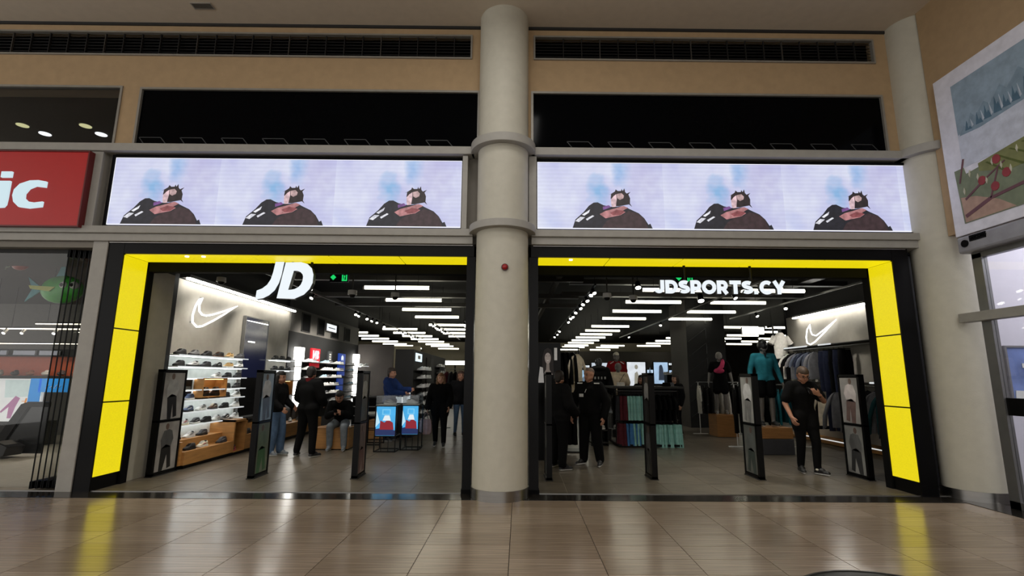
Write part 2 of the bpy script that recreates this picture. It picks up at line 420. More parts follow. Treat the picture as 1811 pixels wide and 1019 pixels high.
for x0, x1, lab in ((-.635, -.51, 'black post against the left side of the round column'), (.30, .435, 'black post against the right side of the round column')):
    t = thing('portal_post', lab, 'portal', (x0, 7.37, 0))
    box('post', M_black, x0, x1, 7.37, 7.95, 0, 3.38, t)
    box('plinth', M_blackm, x0-.01, x1+.01, 7.365, 7.955, 0, .06, t)

# ------------------------------------------------------------------ LED screens over the entrances
def screen_mat():
    m = bpy.data.materials.new('led screen sky picture'); m.use_nodes = True
    nt = m.node_tree; N = nt.nodes; L = nt.links; b = N['Principled BSDF']
    b.inputs['Base Color'].default_value = (.02,.02,.02,1)
    tc = N.new('ShaderNodeTexCoord')
    nz = N.new('ShaderNodeTexNoise'); nz.inputs['Scale'].default_value = 1.3; nz.inputs['Detail'].default_value = 4; L.new(tc.outputs['Object'], nz.inputs['Vector'])
    rp = N.new('ShaderNodeValToRGB'); L.new(nz.outputs[0], rp.inputs[0]); e = rp.color_ramp.elements
    e[0].position = .38; e[0].color = (*lin((196,198,236)), 1); e[1].position = .60; e[1].color = (*lin((224,228,248)), 1)
    col = rp.outputs[0]
    n2 = N.new('ShaderNodeTexNoise'); n2.inputs['Scale'].default_value = 5.; L.new(tc.outputs['Object'], n2.inputs['Vector'])
    for c, sc_, tint, amt in (((-1.02, 0, .60), (4.6, .01, 2.6), (128,182,228), .85), ((-.66, 0, .98), (5.2, .01, 2.3), (134,178,230), .8), ((-.30, 0, .85), (2.6, .01, 1.6), (188,184,224), .6), ((-1.75, 0, .12), (4., .01, 4.), (190,198,240), .7)):
        m1 = N.new('ShaderNodeMapping'); m1.vector_type = 'POINT'; m1.inputs['Scale'].default_value = sc_; m1.inputs['Location'].default_value = tuple(-c[i]*sc_[i] for i in range(3))
        L.new(tc.outputs['Object'], m1.inputs[0])
        ln = N.new('ShaderNodeVectorMath'); ln.operation = 'LENGTH'; L.new(m1.outputs[0], ln.inputs[0])
        ad = N.new('ShaderNodeMath'); ad.operation = 'MULTIPLY_ADD'; L.new(n2.outputs[0], ad.inputs[0]); ad.inputs[1].default_value = 1.3; L.new(ln.outputs['Value'], ad.inputs[2])
        mr = N.new('ShaderNodeMapRange'); L.new(ad.outputs[0], mr.inputs[0]); mr.inputs[1].default_value = .75; mr.inputs[2].default_value = 1.55; mr.inputs[3].default_value = amt; mr.inputs[4].default_value = 0.
        mx0 = N.new('ShaderNodeMix'); mx0.data_type = 'RGBA'; L.new(mr.outputs[0], mx0.inputs[0]); L.new(col, mx0.inputs[6]); mx0.inputs[7].default_value = (*lin(tint), 1); col = mx0.outputs[2]
    w = N.new('ShaderNodeTexWave'); w.bands_direction = 'Z'; w.inputs['Scale'].default_value = 5.; w.inputs['Distortion'].default_value = .6; L.new(tc.outputs['Object'], w.inputs['Vector'])
    mx = N.new('ShaderNodeMix'); mx.data_type = 'RGBA'; mx.blend_type = 'MULTIPLY'; mx.inputs[0].default_value = .06
    L.new(col, mx.inputs[6]); L.new(w.outputs[0], mx.inputs[7])
    L.new(mx.outputs[2], b.inputs['Emission Color']); b.inputs['Emission Strength'].default_value = .95
    return m
M_led = screen_mat()
FIG = [('jacket', (34,34,42), [(-.735,3.856),(-.691,3.99),(-.562,4.11),(-.48,4.212),(-.406,4.264),(-.342,4.268),(-.255,4.223),(-.139,4.199),(-.042,4.2),(.053,4.214),(.157,4.159),(.285,4.098),(.367,4.018),(.427,3.917),(.457,3.934),(.489,3.856)], 0),
 ('torso', (60,44,48), [(-.288,3.858),(-.221,3.961),(-.117,4.03),(.039,4.065),(.128,4.133),(.278,4.093),(.369,4.001),(.42,3.858)], 1),
 ('hand', (180,124,126), [(-.317,4.078),(-.227,4.13),(-.071,4.174),(.053,4.214),(.122,4.184),(.031,4.133),(.081,4.116),(.007,4.065),(-.118,4.038),(-.227,4.012)], 2),
 ('hair', (44,36,38), [(-.14,4.335),(-.133,4.404),(-.163,4.39),(-.12,4.415),(-.073,4.447),(-.06,4.482),(-.03,4.455),(.023,4.457),(.032,4.49),(.05,4.455),(.075,4.5),(.086,4.44),(.109,4.415),(.171,4.444),(.134,4.40),(.159,4.338),(.154,4.253),(.184,4.202),(.14,4.24),(.068,4.226),(-.011,4.208),(-.059,4.208),(-.103,4.233)], 1),
 ('neck', (222,190,196), [(-.135,4.233),(-.138,4.318),(-.096,4.37),(-.052,4.404),(-.049,4.319),(-.066,4.199),(-.122,4.195)], 2),
 ('face', (190,160,160), [(-.044,4.405),(.027,4.422),(.065,4.38),(.054,4.337),(.001,4.311),(-.04,4.336)], 2),
 ('stripe', (226,226,240), [(-.695,3.965),(-.616,4.033),(-.543,4.026),(-.636,3.949)], 2),
 ('stripe', (226,226,240), [(-.589,4.067),(-.5,4.127),(-.464,4.153),(-.481,4.102),(-.554,4.051)], 2),
 ('stripe', (226,226,240), [(-.531,4.0),(-.427,4.06),(-.401,4.047),(-.512,3.975)], 2),
 ('cuff', (120,80,140), [(-.268,4.197),(-.174,4.224),(-.138,4.19),(-.261,4.147)], 2),
 ('palm_shade', (136,74,78), [(-.05,4.15),(.05,4.135),(.07,4.118),(0,4.07),(-.11,4.06),(-.16,4.10)], 3)]
FMESH = {}
def led(label, x0, x1, z0, z1, seams, heads):
    t = thing('led_screen', label, 'screen', ((x0+x1)/2, 7.40, z0))
    MB().rframe(x0-.03, x1+.03, z0-.05, z1+.03, .035, 7.37, 7.46).build('bezel', M_blackm, t)
    xx = [x0] + seams + [x1]
    for k in range(len(xx)-1):
        if k+1 < len(xx):
            mb = MB(); o = Vector((xx[k+1] if k == 0 else xx[k]+1.86, 0, 0))
            mb.box(xx[k], xx[k+1], 7.40, 7.44, z0, z1)
            p = mb.build('screen_panel', M_led, t)
            # every panel shows the same picture: origin of its texture at its own right edge
            me = p.data; ox = (xx[k]+1.86 if k else xx[1]) - t.location.x
            for v in me.vertices: v.co.x -= ox
            p.location.x = ox
            BASE[p.name] = Vector((ox+t.location.x, t.location.y, t.location.z))
            for h in heads:
                if xx[k] <= h < xx[k+1]:
                    for i, (nm, c, poly, lay) in enumerate(FIG):
                        q = [(h+a, b+(z0-3.843)) for a, b in poly]
                        if any(a < x0+.01 for a, b in q): q = [(max(a, x0+.01), b) for a, b in q]
                        MB().prism(q, 7.3995-.0015*(lay+1), 7.3998).build('picture_'+nm, glow('led '+nm, c, .95, .25, 14), p)
    MB().rframe(x0, x1, z0, z1, .012, 7.398, 7.40).build('bright_edge', glow('led bright edge', (250,250,255), 1.1), t)
    return t
led('wide LED screen with a person under a cloudy sky, over the left entrance', -6.13, -.74, 3.843, 4.93, [-4.49, -2.70], [-5.185, -3.33, -1.45])
led('wide LED screen with a person under a cloudy sky, over the right entrance', .42, 6.24, 3.843, 4.925, [2.38, 4.24, 6.06], [1.70, 3.56, 5.39])

# ------------------------------------------------------------------ red shop sign at the far left
M_red = mat('red sign face', (150,20,20), .4, emit=(150,18,18), es=.32, var=.03)
t = thing('shop_sign', 'red shop sign with pale lettering at the left edge of the photo', 'sign', (-7.8, 7.2, 3.76))
box('panel', M_red, -9.6, -6.39, 7.22, 7.30, 3.76, 4.93, t, bevel=.01)
MB().rframe(-9.6, -6.375, 3.745, 4.945, .02, 7.205, 7.31).build('rim', mat('dark red sign rim', (96,10,12), .4), t)
M_let = glow('pale blue lit letter', (206,230,238), .95)
MB().prism([(-7.635,4.593),(-7.478,4.594),(-7.478,4.503),(-7.633,4.501)], 7.19, 7.22).prism([(-7.635,4.444),(-7.479,4.445),(-7.477,4.162),(-7.482,4.072),(-7.51,4.032),(-7.647,4.021),(-7.645,4.071)], 7.19, 7.22).build('letter_i', M_let, t)
MB().prism([(-6.94,4.44),(-6.94,4.348),(-7.089,4.365),(-7.178,4.323),(-7.228,4.244),(-7.223,4.176),(-7.165,4.125),(-7.066,4.11),(-6.945,4.127),(-6.948,4.044),(-7.136,4.02),(-7.289,4.04),(-7.377,4.118),(-7.41,4.219),(-7.401,4.31),(-7.331,4.401),(-7.19,4.455),(-7.062,4.461)], 7.19, 7.22).build('letter_c', M_let, t)

# ------------------------------------------------------------------ right wall: mural board and glass door
wr = struct(MB().box(6.36, 6.9, -9, 7.0, 3.66, 7.4).box(6.5, 6.9, -9, 2.2, 0, 3.66).box(6.9, 6.95, 5, 7.4, 5.2, 7.3).build('wall_right', M_wall))
struct(MB().box(6.10, 6.5, -9, 7.1, -.05, .006).build('trim_12', M_step))
t = thing('mural_board', 'white bordered mural board with snowy peaks above an orchard, over the glass door', 'mural', (6.34, 5.2, 3.58))
M_mw = mat('white mural border', (232,232,242), .5)
box('board', M_mw, 6.28, 6.335, 2.8, 6.80, 3.58, 5.95, t, bevel=.006)
def pm(name, poly, c, lay):      # printed shape on the mural, in its (y, z) plane
    return MB().prism(poly, 6.28-.002*lay, 6.2805, 'x').build(name, mat('mural '+name+str(c), c, .7, var=.14, scale=9), t)
pm('winter_sky', [(3.2,4.85),(6.53,4.85),(6.53,5.73),(3.2,5.73)], (150,170,186), 1)
pm('snowfield', [(3.2,4.5),(3.2,5.02),(4.2,5.05),(5.2,5.1),(5.9,5.02),(6.53,4.98),(6.53,4.5)], (206,212,226), 2)
pm('peaks', [(6.5,4.96),(6.42,5.08),(6.38,5.02),(6.3,5.2),(6.24,5.12),(6.1,5.26),(6.02,5.18),(5.86,5.36),(5.78,5.26),(5.6,5.44),(5.5,5.3),(5.3,5.42),(5.1,5.28),(4.8,5.4),(4.5,5.2),(4.5,5.0),(5.4,5.02),(5.8,4.98),(6.2,4.94)], (134,156,172), 3)
for k, y in enumerate((6.36, 6.2, 6.08, 5.94, 5.82, 5.7, 5.55, 5.4)):
    h_ = .02*((k*5) % 4)+.02*k
    pm('peak_ridge', [(y+.045,4.99+.01*k),(y-.06,4.98+.01*k),(y-.03,5.03+h_),(y-.005,5.00+h_),(y+.012,5.12+h_)], (84,114,134), 4)
    pm('snow_gully', [(y-.06,5.0+.01*k),(y-.085,5.02+.01*k),(y-.05,5.12+h_)], (196,206,218), 5)
pm('orchard_field', [(3.2,3.73),(6.62,3.73),(6.66,4.5),(6.52,4.5),(6.5,4.40),(3.2,4.74)], (124,134,110), 5)
pm('field_rows', [(3.2,4.3),(5.9,4.22),(6.3,4.36),(6.3,4.47),(3.2,4.84)], (128,132,84), 6)
for k in range(9): pm('row_line', [(6.2-.16*k,4.44+.02*k),(6.17-.16*k,4.44+.02*k),(5.9-.2*k,4.2+.02*k),(5.95-.2*k,4.2+.02*k)], (88,98,44), 7)
pm('foreground_blush', [(6.6,3.74),(5.9,3.74),(6.1,3.9),(6.4,4.05),(6.62,4.1)], (180,150,134), 6)
M_br = [((6.58,3.82),(6.2,3.95),.05),((6.2,3.95),(5.7,4.0),.04),((5.7,4.0),(5.2,4.22),.03),((6.2,3.95),(6.05,4.3),.02),((6.55,4.05),(6.25,4.22),.03),((6.25,4.22),(5.95,4.36),.02),((6.6,4.3),(6.5,4.62),.02),((5.7,4.0),(5.5,4.35),.02),((5.2,4.22),(4.4,4.3),.03)]
for (a, b, w) in M_br:
    d = Vector((b[0]-a[0], b[1]-a[1])).normalized(); n = Vector((-d.y, d.x))*w/2
    pm('branch', [(a[0]+n.x,a[1]+n.y),(a[0]-n.x,a[1]-n.y),(b[0]-n.x,b[1]-n.y),(b[0]+n.x,b[1]+n.y)], (112,76,84), 8)
for y, z in ((6.28,4.22),(6.12,4.08),(5.95,4.2),(6.05,4.42),(5.62,4.34),(5.66,4.12),(5.4,4.4),(5.1,4.1),(4.6,4.4)):
    pm('apple', [(y+.055*math.cos(a*PI/5), z+.062*math.sin(a*PI/5)) for a in range(10)], (150,60,66), 9)
for k in range(14):
    y = 6.55-.11*k; z = 4.12+.3*((k*37) % 10)/10
    pm('pale_leaf', [(y,z),(y-.015,z+.05),(y-.005,z+.1),(y+.015,z+.05)], (198,196,176), 9)
# sliding glass door
dr = struct(MB().box(6.42, 6.50, 6.62, 6.76, 0, 3.32).box(6.42, 6.50, 2.3, 2.42, 0, 3.32).box(6.42, 6.50, 4.3, 4.42, 0, 3.32)
            .box(6.42, 6.5, 2.3, 6.76, 3.26, 3.34).box(6.42, 6.5, 2.3, 6.76, 0, .1).build('door_1', M_alu))
MB().box(6.28, 6.5, 2.3, 6.80, 3.335, 3.57).build('header', mat('grey door operator housing', (160,160,164), .45, .2), dr, bevel=.03)
MB().box(6.30, 6.44, 2.3, 6.97, 2.395, 2.52).build('transom_rail', mat('pale grey rail', (150,148,142), .5), dr, bevel=.006)
MB().box(6.445, 6.475, 2.4, 6.63, 1.165, 1.385).build('safety_band', M_black, dr)
for y0, y1 in ((2.42,4.3),(4.42,6.62)): MB().box(6.455, 6.465, y0, y1, .1, 3.27).build('pane', glass('clear door glass', (.93,.94,.95)), dr)
MB().box(6.272, 6.285, 6.36, 6.60, 3.47, 3.55).build('header_plate', M_black, dr)
mbt = text_mb('RECORD', .04, .004, .001)
mbt.v = [(6.271, 6.575-p[0], 3.49+p[2]) for p in mbt.v]; mbt.build('plate_lettering', M_white, dr)
MB().cyl((6.285,6.67,3.46), (6.26,6.67,3.46), .05, n=16).build('sensor', M_black, dr)
# bright corridor outside the door
struct(MB().box(6.95, 11.0, 0, 9.0, -.2, -.01).build('floor', mat('pale outside paving', (190,188,190), .6)))
struct(MB().box(9.6, 9.7, -1, 9.5, 0, 4.6).box(6.95, 9.7, 7.80, 7.85, 0, 4.6).build('wall_outside', mat('white outside wall', (222,218,228), .8, var=.02)))
struct(MB().box(6.9, 9.8, -1, 7.85, 4.4, 4.5).build('ceiling', M_white))
t = thing('wall_poster', 'framed blue poster on the white wall seen through the glass door', 'poster', (9.58, 7.3, 1.2))
yp0, yp1 = 8.0, 9.0
MB().rframe(7.66, 8.9, 1.2, 2.14, .03, 7.755, 7.798).build('frame', M_alu, t)
box('print', mat('blue poster print', (120,140,196), .4, var=.35, scale=2.5), 7.68, 8.88, 7.775, 7.79, 1.22, 2.12, t)
MB().prism([(7.9,1.8),(8.5,1.8),(8.5,1.87),(7.9,1.87)], 7.765, 7.776).prism([(7.72,1.3),(8.6,1.3),(8.6,1.42),(7.74,1.46)], 7.765, 7.776).build('printed_shapes', M_white, t)

# ================================================================== THE SHOP: shell
M_grey = mat('grey relief wall panel', (152,147,137), .75, var=.05, wave=1.6)
M_greyp = mat('plain grey wall', (104,101,96), .75, var=.06)
M_bwall = mat('black display wall', (16,16,17), .7, var=.2)
M_beige = mat('pale beige wall', (190,182,162), .8, var=.04)
M_oak = mat('oak veneer', (176,126,70), .5, var=.16, scale=3, lvar=(1,1,8))
M_oak2 = mat('honey wood block', (160,112,62), .55, var=.16, scale=3, lvar=(1,1,8))
M_tube = glow('white tube diffuser', (255,250,226), 6.5)
M_lite = glow('white light strip', (255,252,244), 7.)
M_bar = glow('bar diffuser', (255,252,244), 24.)
M_soft = glow('soft white lit acrylic', (240,244,244), .75)
M_spot = glow('spot lens', (255,252,240), 9.)

struct(MB().box(-13.5, 16.5, 7.98, 40, 4.3, 4.45).build('ceiling', M_blackm))
struct(MB().box(-6.35, -5.80, 7.95, 8.62, 0, 3.3).build('wall_left', mat('grey end wall', (176,172,160), .75, var=.05)))
for q in ((-6.35,-5.98,8.62,9.0,0,4.3),(-6.35,-6.16,8.62,14,3.36,4.3),(-6.35,-5.8,7.98,8.62,3.3,4.3),(-6.35,-6.1,13.95,20.4,3.5,4.3)): struct(MB().box(*q).build('wall_left', M_bwall))
struct(MB().box(-6.35, -6.08, 9.0, 13.95, 0, 3.36).build('wall_left', M_grey))
struct(MB().box(-6.35, -6.05, 13.95, 20.4, 0, 2.83).build('wall_left', M_bwall))
struct(MB().box(-6.35, -6.05, 13.95, 20.4, 2.83, 3.5).build('wall_left', M_greyp))
struct(MB().box(-6.2, -4.66, 20.5, 20.7, 0, 2.88).build('wall_partition', mat('smoke grey partition', (112,106,102), .8, var=.1, scale=2)))
struct(MB().box(-13.5, -6.35, 20.4, 20.5, 0, 4.3).box(-13.6, -13.5, 20.4, 40, 0, 4.3).build('wall_left', M_greyp))
struct(MB().box(-13.5, 16.5, 39.5, 39.7, 0, 4.3).build('wall_back', M_beige))
struct(MB().box(8.68, 8.9, 8.0, 15.7, 0, 3.48).build('wall_right', M_grey))
for q in ((8.72,8.9,8.0,15.7,3.48,4.3),(8.68,16.5,15.62,15.72,0,4.3),(16.4,16.5,15.72,40,0,4.3),(6.02,8.9,7.95,8.0,0,4.3)): struct(MB().box(*q).build('wall_right', M_dark))
struct(MB().box(-6.35, 6.2, 7.955, 7.985, 3.4, 4.3).build('wall_front', M_blackm))
struct(MB().box(2.6, 10.3, 30.0, 30.2, 0, 3.15).build('wall_partition', mat('dark umber partition', (62,58,54), .8)))
struct(MB().box(-8.4, -5.4, 31.0, 31.2, 0, 3.45).build('wall_partition', M_beige))
# dark rectangles on the grey upper band of the left wall
for k, (y0, y1) in enumerate(((14.7,15.3),(15.95,16.5),(17.2,17.9),(18.6,19.2))):
    t = thing('wall_recess_panel', 'dark rectangular panel high on the grey wall, %s from the shoe wall' % ORD[k], 'wall panel', (-6.05, (y0+y1)/2, 2.9))
    box('panel', M_blackm, -6.06, -6.035, y0, y1, 2.9, 3.42-.02*k, t)
    MB().rframe(y0-.02, y1+.02, 2.88, 3.44-.02*k, .03, -6.05, -6.025, 'x').build('frame', M_dark, t)
# pillar with chevron relief
t = thing('square_pillar', 'dark square pillar with chevron relief behind the folded shorts stand', 'pillar', (6.6, 18, 0))
box('core', mat('dark grey pillar side', (70,66,62), .7), 6.09, 7.4, 17.23, 18.95, 0, 4.3, t)
box('front_panel', M_bwall, 6.09, 7.4, 17.2, 17.23, 0, 4.3, t)
M_rib = mat('satin black rib', (30,30,30), .3)
for k in range(8):
    z = .35+.5*k
    MB().bar((6.15,17.195,z), (6.75,17.195,z+.45), .03, .02).bar((6.75,17.195,z+.45), (6.75,17.195,z+.1), .03, .02).build('chevron_rib', M_rib, t)

# ------------------------------------------------------------------ ceiling tubes
def light_tube(x, y, lab, L=1.55, z=3.6):
    t = thing('light_tube', lab, 'tube light', (x+L/2, y, z), 'white ceiling tubes of the shop')
    MB().cyl((x+.04,y,z), (x+L-.04,y,z), .042, n=10).build('diffuser', M_tube, t, smooth=True)
    for a in (x, x+L-.04): MB().cyl((a,y,z), (a+.04,y,z), .044, n=10).build('end_cap', M_alu, t)
    for a in (x+.3, x+L-.3): MB().cyl((a,y,z+.04), (a,y,4.3), .004, n=4).build('cable', M_black, t)
    return t
ROWS = [11.34,13.2,15.1,17.0,19.65,21.5,23.35,25.2,27.2,29.2,31.5,33.4,36.4]
COLS = [('above the shoe aisle', -3.42, [0,1,2,3,4,5,6,7]), ('between the left shoe wall and the centre', -5.72, [5,6,7,8,9,10,11,12]), ('far back at the left', -8.38, [6,7,8,9,10,11,12]),
        ('behind the shoe rack', -4.55, [8,9,10,11,12]) if False else ('beside the round column, left bay', -1.12, [4,5,6,7]),
        ('above the two guards', 2.93, list(range(13))), ('above the shorts stand', 5.18, [0,1,2,3,10,11,12]), ('behind the square pillar', 7.45, [7,8,9,10]), ('above the pink mannequin', 8.0, [4]), ('deep in the right hand hall', 9.75, [4,5,6,7,8]), ('at the far right of the hall', 12.1, [6,7,8,9])]
for cn, x, rows in COLS:
    for j, i in enumerate(rows):
        light_tube(sk(x, ROWS[i]), ROWS[i], 'glowing ceiling tube %s, %s from the entrance' % (cn, ORD[j]))
# dark ducts and trays under the black ceiling
M_duct = mat('dark metal duct', (58,56,54), .45, .6)
for i, (p, q, w) in enumerate((((-5.2,12.0,3.95),(1.8,12.0,3.95),.16),((-5.6,14.3,3.9),(2.0,14.3,3.9),.22),((-5.6,16.2,3.9),(2.2,16.2,3.9),.2),((1.5,10.2,4.05),(8.4,10.2,4.05),.3),((1.5,12.3,3.95),(8.4,12.3,3.95),.18),((1.5,14.2,3.95),(8.4,14.2,3.95),.22),((7.3,9.0,4.0),(7.3,15.0,4.0),.3),((1.2,9.2,4.0),(1.2,26,4.0),.12))):
    o = MB().bar(p, q, w, .12).build('ceiling_duct', M_duct, base=p)
    prop(o, ['dark duct crossing the left bay ceiling, nearest the entrance','dark duct crossing the left bay ceiling, second from the entrance','dark duct crossing the left bay ceiling, third from the entrance','wide dark duct crossing the right bay above the hanging letters','dark duct crossing the right bay ceiling, second from the entrance','dark duct crossing the right bay ceiling, third from the entrance','wide dark duct running back along the right wall','narrow dark duct running back beside the guards'][i], 'duct')
# lighting tracks with spots
def lamp(parent, loc, target, power, size=70, col=(1, .95, .86)):
    d = bpy.data.lights.new('lamp', 'SPOT'); d.energy = power; d.color = col; d.spot_size = math.radians(size); d.spot_blend = .7; d.shadow_soft_size = .04
    o = bpy.data.objects.new('lamp', d); COL.objects.link(o); o.parent = parent; o.location = Vector(loc)-BASE[parent.name]
    o.rotation_euler = (Vector(target)-Vector(loc)).to_track_quat('-Z', 'Y').to_euler()
def track(lab, x, y0, y1, spots, z=3.5, aim=None, power=0, only=None):
    t = thing('lighting_track', lab, 'lighting track', (sk(x, y0), y0, z))
    MB().bar((sk(x,y0),y0,z), (sk(x,y1),y1,z), .035, .035).build('rail', M_black, t)
    for y in (y0+.1, y1-.1): MB().cyl((sk(x,y),y,z), (sk(x,y),y,4.3), .005, n=4).build('cable', M_black, t)
    for k, y in enumerate(spots):
        s = thing('track_spotlight', 'track spotlight, %s from the entrance on the %s' % (ORD[k], lab.replace('black lighting ', '').replace(' running', '').replace('hanging letters', 'sign').replace('right hand ', 'right ')), 'spotlight', (sk(x,y), y, z-.02), 'track spotlights of the shop')
        X = sk(x, y)
        MB().cyl((X,y,z-.018), (X,y,z-.06), .012, n=6).build('stem', M_black, s)
        d = Vector((.25*(-1 if k % 2 else 1), -.55, -.8)).normalized(); c = Vector((X, y, z-.09))
        MB().cyl(c-d*.06, c+d*.06, .035, .045, n=10).build('body', M_black, s)
        MB().cyl(c+d*.058, c+d*.066, .042, n=10).build('lens', M_spot, s)
        if aim and (only is None or k in only): lamp(s, c+d*.09, (aim[0], y+aim[1], aim[2]), power)
track('black lighting track in front of the left shoe wall', -4.62, 8.6, 17.2, [9.6, 11.5, 14.6, 14.95, 15.7, 16.3, 16.8], aim=(-6.05, .3, 2.1), power=170)
track('black lighting track running deep behind the shoe wall', -4.75, 17.8, 26, aim=(-5.6, 1., 1.5), power=50, only=(0, 2, 5), spots=[18.2, 20.4, 21.2, 22.0, 22.8, 23.6, 24.3])
track('black lighting track beside the shoe rack', -2.9, 17.5, 26, [17.8, 18.5, 19.2, 20, 20.8])
track('black lighting track between the shoe rack and the column', -1.75, 17.2, 27, aim=(-2.5, .5, 1.2), power=40, only=(0, 3, 6), spots=[17.3, 17.8, 18.3, 18.9, 19.5, 20.2, 21])
track('black lighting track over the left of the two guards', 1.72, 10.2, 26, aim=(2.3, .8, .8), power=40, only=(0, 4, 6, 9, 11), spots=[10.5, 10.8, 11.6, 12.2, 12.9, 13.8, 14.8, 15.2, 16.2, 19.5, 21, 22.3])
track('black lighting track between the hanging letters and the pillar', 4.92, 9.6, 24, [11.0, 16.9, 22.0], aim=(5.3, .8, .6), power=50)
track('black lighting track along the right hand clothes wall', 6.9, 8.7, 16, [9.3, 12.6, 14.2], aim=(8.6, .6, 1.9), power=80)  # the two farther spots are added to brighten the clothes wall
for i, (x, y, z) in enumerate(((-3.25,10.4,3.9),(-1.1,10.2,3.75),(-4.25,9.4,3.42),(-3.95,9.9,3.3),(2.6,10.0,3.4),(4.85,8.9,3.2),(3.62,9.4,3.05))):
    s = thing('ceiling_spotlight', ['round ceiling spotlight above the nearest tube in the left bay','round ceiling spotlight in the left bay nearest the round column','small spotlight just right of the large hanging letters','small spotlight below right of the large hanging letters','spotlight glaring at the left end of the hanging sign letters','spotlight glaring at the right end of the hanging sign letters','spotlight glaring under the middle of the hanging sign letters'][i], 'spotlight', (x, y, z))
    MB().cyl((x,y,z+.1), (x,y,4.3), .008, n=5).build('stem', M_black, s)
    MB().cyl((x,y,z+.12), (x,y-.05,z), .05, .06, n=12).build('body', M_black, s)
    MB().cyl((x,y-.05,z), (x,y-.055,z-.012), .055, n=12).build('lens', M_spot, s)
    lamp(s, (x,y-.06,z-.03), (x+.2,y-.5,0) if i != 1 else (-2.5,14.8,1.1), 80 if i != 1 else 260, 95 if i != 1 else 34)

# ------------------------------------------------------------------ hanging signs in the entrances
M_sign = glow('white lit letter face', (236,244,250), 1.0)
M_side = mat('dark letter return', (60,64,70), .4)
t = thing('hanging_logo', 'large white lit letters JD hanging in the left entrance', 'sign', (-3.5, 7.75, 2.76))
J = [(-3.674,3.364),(-3.54,3.365),(-3.568,3.145),(-3.596,3.028),(-3.652,2.911),(-3.731,2.833),(-3.821,2.784),(-3.937,2.764),(-3.927,2.904),(-3.845,2.938),(-3.774,2.997),(-3.725,3.085),(-3.697,3.202)]
Do = [(-3.515,3.356),(-3.396,3.36),(-3.271,3.363),(-3.173,3.334),(-3.101,3.266),(-3.069,3.168),(-3.073,3.032),(-3.113,2.935),(-3.192,2.847),(-3.338,2.779),(-3.471,2.782),(-3.608,2.786)]
Di = [(-3.38,3.224),(-3.348,3.225),(-3.317,3.223),(-3.268,3.201),(-3.236,3.167),(-3.224,3.128),(-3.23,3.06),(-3.252,3.001),(-3.287,2.962),(-3.341,2.933),(-3.397,2.921),(-3.444,2.918)]
jo = MB().prism(J, 7.76, 7.86).build('letter_J', M_side, t); MB().prism(J, 7.75, 7.76).build('lit_face', M_sign, jo)
do = MB().frame(Do, Di, 7.76, 7.86).build('letter_D', M_side, t); MB().frame(Do, Di, 7.75, 7.76).build('lit_face', M_sign, do)
for x in (-3.60, -3.42, -3.12): MB().cyl((x,7.8,3.3), (x,7.8,3.40), .022, n=8).build('hanger', M_black, t)
t = thing('hanging_sign', 'white lit letters JDSPORTS.CY hanging in the right entrance', 'sign', (3.3, 7.75, 2.9))
SW = .27
def ribbon(mb, pts, w, y0, y1):
    P = [Vector((p[0], p[1])) for p in pts]; Lf = []; Rt = []
    for i in range(len(P)):
        d = (P[min(i+1, len(P)-1)]-P[max(i-1, 0)]).normalized(); n = Vector((-d.y, d.x))*w/2; Lf.append(P[i]+n); Rt.append(P[i]-n)
    for i in range(len(P)-1): mb.prism([tuple(Lf[i]), tuple(Lf[i+1]), tuple(Rt[i+1]), tuple(Rt[i])], y0, y1)
def arc(cx, cz, rx, rz_, a0, a1, n=12): return [(cx+rx*math.cos(math.radians(a0+(a1-a0)*k/n)), cz+rz_*math.sin(math.radians(a0+(a1-a0)*k/n))) for k in range(n+1)]
def glyph(c):
    """heavy sans letter, cap height 1; returns strokes (paths) and width"""
    h = SW/2
    if c == 'J': return [[(.55,1),(.55,.38)]+arc(.30,.38,.25,.23,0,-150)], .72
    if c == 'D': return [[(h,0),(h,1)], [(h,1-h),(.40,1-h)]+arc(.40,.5,.36,.5-h,90,-90)+[(h,h)]], .93
    if c == 'S': return [arc(.40,.715,.27,.135,35,180,8)+arc(.40,.715,.27,.20,180,262,5)[1:]+arc(.38,.30,.29,.19,80,0,6)+arc(.38,.29,.29,.14,0,-145,9)[1:]], .80
    if c == 'P': return [[(h,0),(h,1)], [(h,1-h),(.44,1-h)]+arc(.44,.62,.2,.38-h,90,-90)+[(h,.395)]], .80
    if c == 'R': return [[(h,0),(h,1)], [(h,1-h),(.44,1-h)]+arc(.44,.63,.2,.37-h,90,-90)+[(h,.415)], [(.42,.4),(.70,0)]], .88
    if c == 'O': return [arc(.5,.5,.5-h+.02,.5-h+.02,0,360,24)], 1.03
    if c == 'C': return [arc(.5,.5,.5-h+.02,.5-h+.02,48,312,20)], .90
    if c == 'T': return [[(0,1-h),(.82,1-h)], [(.41,1),(.41,0)]], .84
    if c == 'Y': return [[(.12,1),(.45,.42)], [(.80,1),(.45,.42)], [(.45,.5),(.45,0)]], .92
    return [[(.02,h),(.02+SW,h)]], .40
txt = 'JDSPORTS.CY'; tot = sum(glyph(c)[1]+.05 for c in txt); K = .212; sxx = 2.07/(tot*K); X = 2.29
for c in txt:
    paths, w = glyph(c); lo = MB(); fc = MB()
    for q in paths:
        q2 = [(X+p[0]*K*sxx, 2.915+p[1]*K) for p in q]; ribbon(lo, q2, SW*K*1.04, 7.765, 7.83); ribbon(fc, q2, SW*K*1.04, 7.755, 7.765)
    o = lo.build('letter_%s' % (c if c != '.' else 'dot'), M_side, t); fc.build('lit_face', M_sign, o); X += (w+.05)*K*sxx
for x in (2.78, 3.83): MB().cyl((x,7.81,3.1), (x,7.81,3.40), .022, n=8).build('hanger', M_black, t)
MB().bar((2.4,7.82,3.02), (4.3,7.82,3.02), .02, .02).build('rail', M_black, t)
